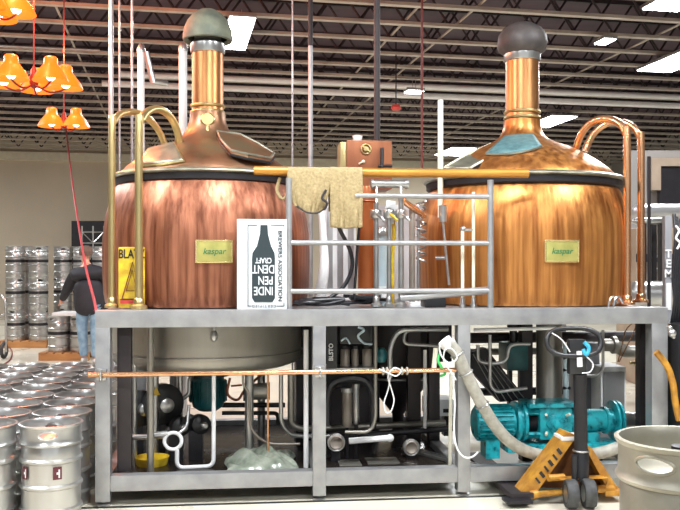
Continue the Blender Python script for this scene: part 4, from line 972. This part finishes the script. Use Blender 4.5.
mb('dark').tube([L(580,374,JV), L(581,452,JV+.06)], .042, 16).build('shaft', pj)
g = mb('rubber'); q = L(581,480,JV+.06); zt = Z(581,446,JV+.06); g.lathe([(.05,q.z),(.05,zt-.03),(.04,zt-.01),(.03,zt)], (q.x,q.y,0), n=24, capb=True, capt=True); g.cyl((q.x-.055,q.y-.03,q.z),(q.x-.055,q.y-.03,zt-.05),.02); pc2 = g.build('hydraulic_pump', pj)
mb('stain').torus((q.x,q.y,zt-.03), .05, .006).build('pump_ring', pc2)
for px in (571, 588.5):
    q = L(px, 495, JV-.02); zc = .093
    wv = mb('tire').lathe([(.055,-.035),(.085,-.036),(.093,-.025),(.093,.025),(.085,.036),(.055,.035)], (q.x,q.y,zc), n=32, axis=(1,-.12,0)).build('steering_wheel', pj)
    mb('stain').lathe([(.0,-.03),(.055,-.034),(.058,.034),(.0,.03)], (q.x,q.y,zc), n=24, axis=(1,-.12,0)).build('wheel_hub', wv)
g = mb('jack')
lf = [L(567,432,JV+.10), L(577,436,JV+.10), L(537,492,JV+.10), L(521,492,JV+.10)]
g.slab(lf, (0,.14,0)); lp = g.build('side_plate', pj)
g = mb('black')
for k in range(6):
    a_ = lf[0].lerp(lf[3], .30+.1*k); b_ = lf[1].lerp(lf[2], .30+.1*k); m_ = a_.lerp(b_, .5)
    g.box(m_+Vector((0,-.003,0)), (.045,.003,.014 if k % 2 else .022), Matrix.Rotation(.9,3,'Y'))
g.build('worn_decal', lp)
g = mb('jack'); g.slab([L(585,447,JV+.10), L(591,447,JV+.10), L(619,490,JV+.10), L(608,490,JV+.10)], (0,.14,0)); g.build('side_plate', pj)
g = mb('rust'); g.slab([L(568,437,JV+.2), L(590,447,JV+.2), L(612,488,JV+.2), L(533,488,JV+.2)], (0,.02,0)); g.build('back_plate', pj)
mb('labelw').box2(L(561,441,JV+.1)-Vector((0,.004,0)), L(575,432,JV+.24), .01).build('worn_top', pj)
g = mb('jack'); g.box2(L(560,480,JV+.02), L(604,475,JV+.10), .006); g.tube(smooth([L(604,477,JV+.05),L(608,481,JV+.05),L(606,487,JV+.05)],4), .012, 8); g.tube([L(548,478,JV+.04), L(564,477,JV+.06)], .022, 10); g.build('steering_yoke', pj)
g = mb('jack'); g.tube([L(530,495,JV+.10), L(536,494,JV+.1), L(541,494,JV+.10), L(562,492,JV+.08)], [.03,.03,.02,.02], 10).build('axle', pj); mb('jack').tube([L(596,489,JV+.08), L(613,489,JV+.10)], .026, 10).build('axle', pj)
for x0, x1 in ((509, 532), (603, 622)):
    f_ = mb('dkpost' if x0 == 509 else 'jack').box2((U(x0,JV+.1), JV+.06, .045), (U(x1,JV+.1), .95, .082), .005).build('fork', pj)
    mb('tire').cyl((U(x0,JV+.1)+.03, .85, .038), (U(x1,JV+.1)-.03, .85, .038), .038).build('load_roller', f_)
mb('dark').box2((U(507,JV), JV+.0, .03), (U(533,JV), JV+.12, .05), .004).build('toe_plate', pj)
# ================================================================== FAR RIGHT
p = Wp(664, 264, 5.75)
bm_ = thing('black_machine', 'black machine with rounded body cut off by the right edge', 'machine', (2.55, 5.9, 0), None, ID)
g = mb('black'); g.box2((2.30,5.75,0),(2.75,6.3,1.15),.05); g.build('cabinet', bm_, ID)
g = mb('door'); g.box2((2.33,5.70,.75),(2.75,5.76,1.12),.02); g.build('grey_cover', bm_, ID)
g = mb('jack'); g.tube(smooth([Wp(656,352,5.68),Wp(667,366,5.68),Wp(673,384,5.66),Wp(675,400,5.66),Wp(679,420,5.68)],5), .022, 10); g.build('yellow_bracket', bm_, ID)
t = thing('lettered_post', 'dark post with stacked white letters behind the right frame corner', 'post', (Wp(668,0,6.3).x, 6.3, 0), None, ID)
mb('door').box2((Wp(665,0,6.6).x,6.6,0),(Wp(672,0,6.6).x,6.66,Wp(0,216,6.6).z),.004).build('upright', t, ID)
mb('labelw').box2((Wp(666,0,6.6).x,6.594,Wp(0,310,6.6).z),(Wp(671,0,6.6).x,6.6,Wp(0,283,6.6).z)).build('white_strip', t, ID)
for ch, py in (('T',254),('E',264),('M',274)): text(ch, .085, 'labelw', t, Matrix.Translation(Wp(668.5,py,6.59)) @ Matrix.Rotation(PI/2,4,'X'), 'stacked_letter', .001, bold=.002)
for k in range(5):
    xx = 674+2.2*k; pts = [Wp(xx,214+3*k,6.0), Wp(xx+1.5,240,5.95), Wp(xx-1,275,5.95), Wp(xx+1,300,5.95), Wp(xx-3+k,328,6.0)]
    tag(mb('rubber').tube(smooth(pts,6), .013, 8).build('black_hose', T=ID), 'black hose hanging in a bundle at the right edge of the photo', 'hose', 'black hose bundle')
g = mb('labelw'); g.tube(smooth([Wp(676,226,5.95),Wp(679,231,5.9),Wp(676,238,5.9),Wp(680,243,5.9),Wp(677,249,5.9)],4), .008, 6); tag(g.build('white_clip', T=ID), 'white clip on the black hose bundle', 'clip')
g = mb('stain'); g.ball(Wp(672,333,5.6), .028); g.cyl(Wp(668,326,5.6), Wp(674,338,5.62), .012); g.ball(Wp(670,328,5.6), .018); tag(g.build('coupling', T=ID), 'small silver coupling at the top of the black machine', 'coupling')
up(649, 1.9, .016, 'dark', 'slender black upright pipe right of the copper goosenecks', z1=2.55)
def wtank(name, label, x0, x1, yc, rpx, Y, key, cat):
    a_ = Wp(x0, yc, Y); b_ = Wp(x1, yc, Y); r_ = rpx/850*Y; t = thing(name, label, cat, (a_.x, Y, 0), None, ID)
    g = mb(key); g.lathe([(0,-.05),(r_*.6,-.035),(r_,0),(r_,(b_-a_).length),(r_*.6,(b_-a_).length+.035),(0,(b_-a_).length+.05)], a_, n=32, axis=(1,0,0)); g.build('shell', t, ID)
    g = mb('dark'); 
    for f_ in (.2, .8): q = a_.lerp(b_, f_); g.box2((q.x-.03, Y-.05, 0), (q.x+.03, Y+.05, a_.z-r_*.8))
    g.build('stand', t, ID)
wtank('steel_tank', 'polished horizontal steel tank behind the copper goosenecks', 634, 720, 296, 15, 9.0, 'stain', 'tank')
wtank('air_duct', 'long grey horizontal duct above the tan cladding at right', 636, 720, 212, 8, 10.0, 'duct', 'duct')
wtank('air_duct', 'thin silver horizontal pipe under the grey duct at right', 636, 668, 221, 3.5, 9.6, 'stain', 'duct')
t = thing('clad_unit', 'tan clad unit behind the duct at the right', 'machine', (Wp(650,0,11).x, 11, 0), None, ID)
mb('tan').box2((Wp(636,0,11).x, 11, 0), (Wp(730,0,11).x, 11.8, Wp(0,228,11).z), .02).build('casing', t, ID); mb('dark').box2((Wp(636,0,11).x, 10.98, Wp(0,262,11).z), (Wp(730,0,11).x, 11.0, Wp(0,254,11).z)).build('dark_band', t, ID)
g = mb('stain'); g.torus(Wp(656,263,10.9), .09, .02, (0,1,0)); g.build('hatch_ring', t, ID)
t = thing('wall_opening', 'cream framed dark opening high up at the right', 'frame', (Wp(666,0,13).x, 13, 2.6), None, ID)
g = mb('tan'); g.box2((Wp(652,0,13).x,13,Wp(0,190,13).z),(Wp(661,0,13).x,13.2,Wp(0,158,13).z)); g.box2((Wp(661,0,13).x,13,Wp(0,166,13).z),(Wp(720,0,13).x,13.2,Wp(0,158,13).z)); g.build('surround', t, ID)
mb('dark').box2((Wp(661,0,13).x,13.05,Wp(0,205,13).z),(Wp(720,0,13).x,13.15,Wp(0,166,13).z)).build('opening', t, ID)
mb('wallR').box2((Wp(630,0,13.2).x,13.25,0),(Wp(760,0,13.2).x,13.4,Wp(0,150,13.2).z)).build('partition', t, ID)
# ================================================================== FAR LEFT DETAILS
rk = thing('metal_rack', 'pale metal rack standing in front of the dark doorway', 'rack', (Wp(93,0,22).x, 22, 0), None, ID)
g = mb('stain')
for px in (82, 93, 104): g.cyl((Wp(px,0,22).x,22,0), (Wp(px,0,22).x,22,Wp(0,226,22).z), .02, n=8)
g.build('upright', rk, ID); g = mb('stain')
for py in (232, 243, 256): g.cyl(Wp(82,py,22), Wp(104,py,22), .018, n=8)
g.cyl(Wp(82,232,22), Wp(93,243,22), .012, n=6); g.cyl(Wp(93,243,22), Wp(104,232,22), .012, n=6); g.build('cross_bar', rk, ID)
rh = smooth([Wp(65,119,20), Wp(72,180,16.5), Wp(84,258,12), Wp(97,315,8.9), Wp(104,400,8.35), Wp(112,420,8.5)], 8)
rh[-1].z = max(.02, rh[-1].z)
tag(mb('redcord').tube(rh, .016, 8).build('red_hose', T=ID), 'red hose slanting down from the roof past the person', 'hose')
def fl(px, py): Y = 850*(EYE-.012)/(py-HY); return Wp(px, py, Y)
tag(mb('redcord').tube(smooth([fl(40,367),fl(60,369),fl(78,365),fl(92,368),fl(100,372)],6), .014, 8).build('red_hose', T=ID), 'red hose lying on the floor behind the keg array', 'hose')
tag(mb('brown').tube(smooth([fl(-20,372),fl(2,365),fl(11,358),fl(10,348),fl(-4,342)],6), .012, 8).build('cable', T=ID), 'dark cable curving over the floor at the far left', 'cable')
t = thing('hand_truck', 'silver hand truck cut off by the left edge beside far kegs', 'hand truck', (Wp(2,0,14).x,14,0), None, ID)
g = mb('stain'); g.tube(smooth([Wp(-6,360,14),Wp(-6,320,14),Wp(0,296,14),Wp(5,303,14),Wp(6,330,14),Wp(6,352,14)],5), .02, 8); g.cyl(Wp(-6,318,14), Wp(6,314,14), .015); g.build('frame', t, ID)
mb('tire').torus((Wp(4,0,14).x, 14.0, .14), .11, .03, (1,0,0)).build('wheel', t, ID)
# ================================================================== CHANDELIERS
def chandelier(hub, n, rad, a0, label, sc=1.0):
    t = thing('chandelier', label, 'chandelier', hub, None, ID); h = Vector(hub)
    g = mb('brown'); g.lathe([(0,-.10),(.03,-.08),(.045,-.02),(.03,.03),(.02,.08),(.012,.10)], h, n=20); g.cyl(h+Vector((0,0,.08)), (h.x,h.y,DECK), .008, n=8); g.build('stem', t, ID)
    for i in range(n):
        a = a0+2*PI*i/n; d = Vector((math.cos(a), math.sin(a), 0)); e = h+d*rad
        ar = mb('brown').tube(smooth([h+Vector((0,0,-.05)), h+d*rad*.5+Vector((0,0,-.11)), e+Vector((0,0,-.06)), e+Vector((0,0,.02))],5), .009, 8).build('arm', t, ID)
        s_ = sc*1.28
        sd = mb('glassA').lathe([(.035*s_,.11*s_),(.045*s_,.10*s_),(.047*s_,.06*s_),(.07*s_,.03*s_),(.10*s_,-.01*s_),(.118*s_,-.05*s_),(.115*s_,-.05*s_),(.095*s_,-.008*s_),(.065*s_,.025*s_),(.04*s_,.055*s_)], e, n=30).build('glass_shade', t, ID)
        mb('bulb').ball(e+Vector((0,0,-.015)), .032*s_, (1,1,1.2), 8).build('bulb', t, ID)
    l = bpy.data.lights.new('chandelier_glow', 'POINT'); l.energy = 110; l.specular_factor = .15; l.color = (1,.26,.10); l.shadow_soft_size = .12
    lo = bpy.data.objects.new('chandelier_glow', l); C.objects.link(lo); lo.parent = t; lo.location = (0,0,.75)
    return t
chandelier(tuple(Wp(34,78,7.4)), 5, .27, .55, 'larger amber glass chandelier at upper left')
chandelier(tuple(Wp(64,121,9.4)), 2, .13, .15, 'small lower amber glass chandelier above the red hose')
chandelier(tuple(Wp(-8,5,6.6)), 4, .18, .15, 'amber glass chandelier cut off by the top left corner')
# ================================================================== ROOF LIGHTS
def bay_light(px, Y, label, size=(.36,1.3), power=150, z=4.86, group=None, X=None):
    x = (px-340)/850*Y if X is None else X
    T = Matrix.Translation((x, Y, 0)) @ BR
    t = thing('bay_light', label, 'light', (0,0,z), group, T)
    g = mb('duct'); g.box2((-size[0]/2-.02,-size[1]/2-.02,z+.0),(size[0]/2+.02,size[1]/2+.02,z+.05),.01); g.build('housing', t, T)
    mb('led').box2((-size[0]/2,-size[1]/2,z-.012),(size[0]/2,size[1]/2,z+.001)).build('diffuser', t, T)
    g = mb('stain'); 
    for s_ in (-1, 1): g.cyl((0,s_*size[1]*.4,z+.04),(0,s_*size[1]*.4,CH-.02), .005, n=6)
    g.build('hanger', t, T)
    l = bpy.data.lights.new('bay_lamp', 'AREA'); l.shape = 'RECTANGLE'; l.size = size[0]; l.size_y = size[1]; l.energy = power; l.color = (.94,.97,1)
    lo = bpy.data.objects.new('bay_lamp', l); C.objects.link(lo); lo.location = T @ Vector((0,0,z-.03)); lo.rotation_euler = (0,0,math.radians(11))
    return t
bay_light(238, 12.2, 'bright roof light just right of the left chimney cap', (.34,1.7))
bay_light(550, 19.7, 'roof light shining right of the right chimney', (.60,1.5))
bay_light(458, 25.0, 'farthest roof light low above the cream pipe', (.9,1.6), 150)
bay_light(676, 13.9, 'large roof light at the right edge', (.62,1.3))
bay_light(605, 12.6, 'small roof light between right chimney and right edge', (.18,.3), 30)
bay_light(414, 15.6, 'small roof light under the cream roof pipes', (.3,.25), 30, z=4.72)
bay_light(690, 10.4, 'roof light cut off by the top right corner', (.5,1.3))
for X, Y in ((-10, 20), (-7.5, 14.5), (-6.2, 9.0), (-3.5, 4.2), (0.2, 3.4), (3.6, 4.2), (-3, -1.5), (3, -1.5)):  # unseen fixtures added to brighten the kettles, kegs and far left
    bay_light(0, Y, 'unseen roof light added out of view as fill light', (.5,1.4), 230 if Y < 6 else 170, X=X, group='added roof lights out of view')
rx = thing('red_lamp', 'small red lamp under the roof between the kettles', 'lamp', tuple(Wp(396,108,14)), None, ID)
g = mb('red'); q = Wp(396,108,14); g.lathe([(.06,-.04),(.09,0),(.06,.05),(.02,.06),(0,.06)], q, n=16, capb=True); g.build('body', rx, ID); mb('dark').cyl(q+Vector((0,0,.05)), (q.x,q.y,DECK), .01).build('stem', rx, ID)
# ================================================================== DAYLIGHT FILL FOR THE ADDED OPENING + VIEW
W = bpy.data.worlds.new('World'); bpy.context.scene.world = W; W.use_nodes = True
bg = W.node_tree.nodes['Background']; bg.inputs['Color'].default_value = (.86,.93,1,1); bg.inputs['Strength'].default_value = 0.6
sc = bpy.context.scene
sc.view_settings.view_transform = 'Standard'; sc.view_settings.look = 'None'; sc.view_settings.gamma = 1; sc.view_settings.use_curve_mapping = False
sc.view_settings.exposure = 0.15
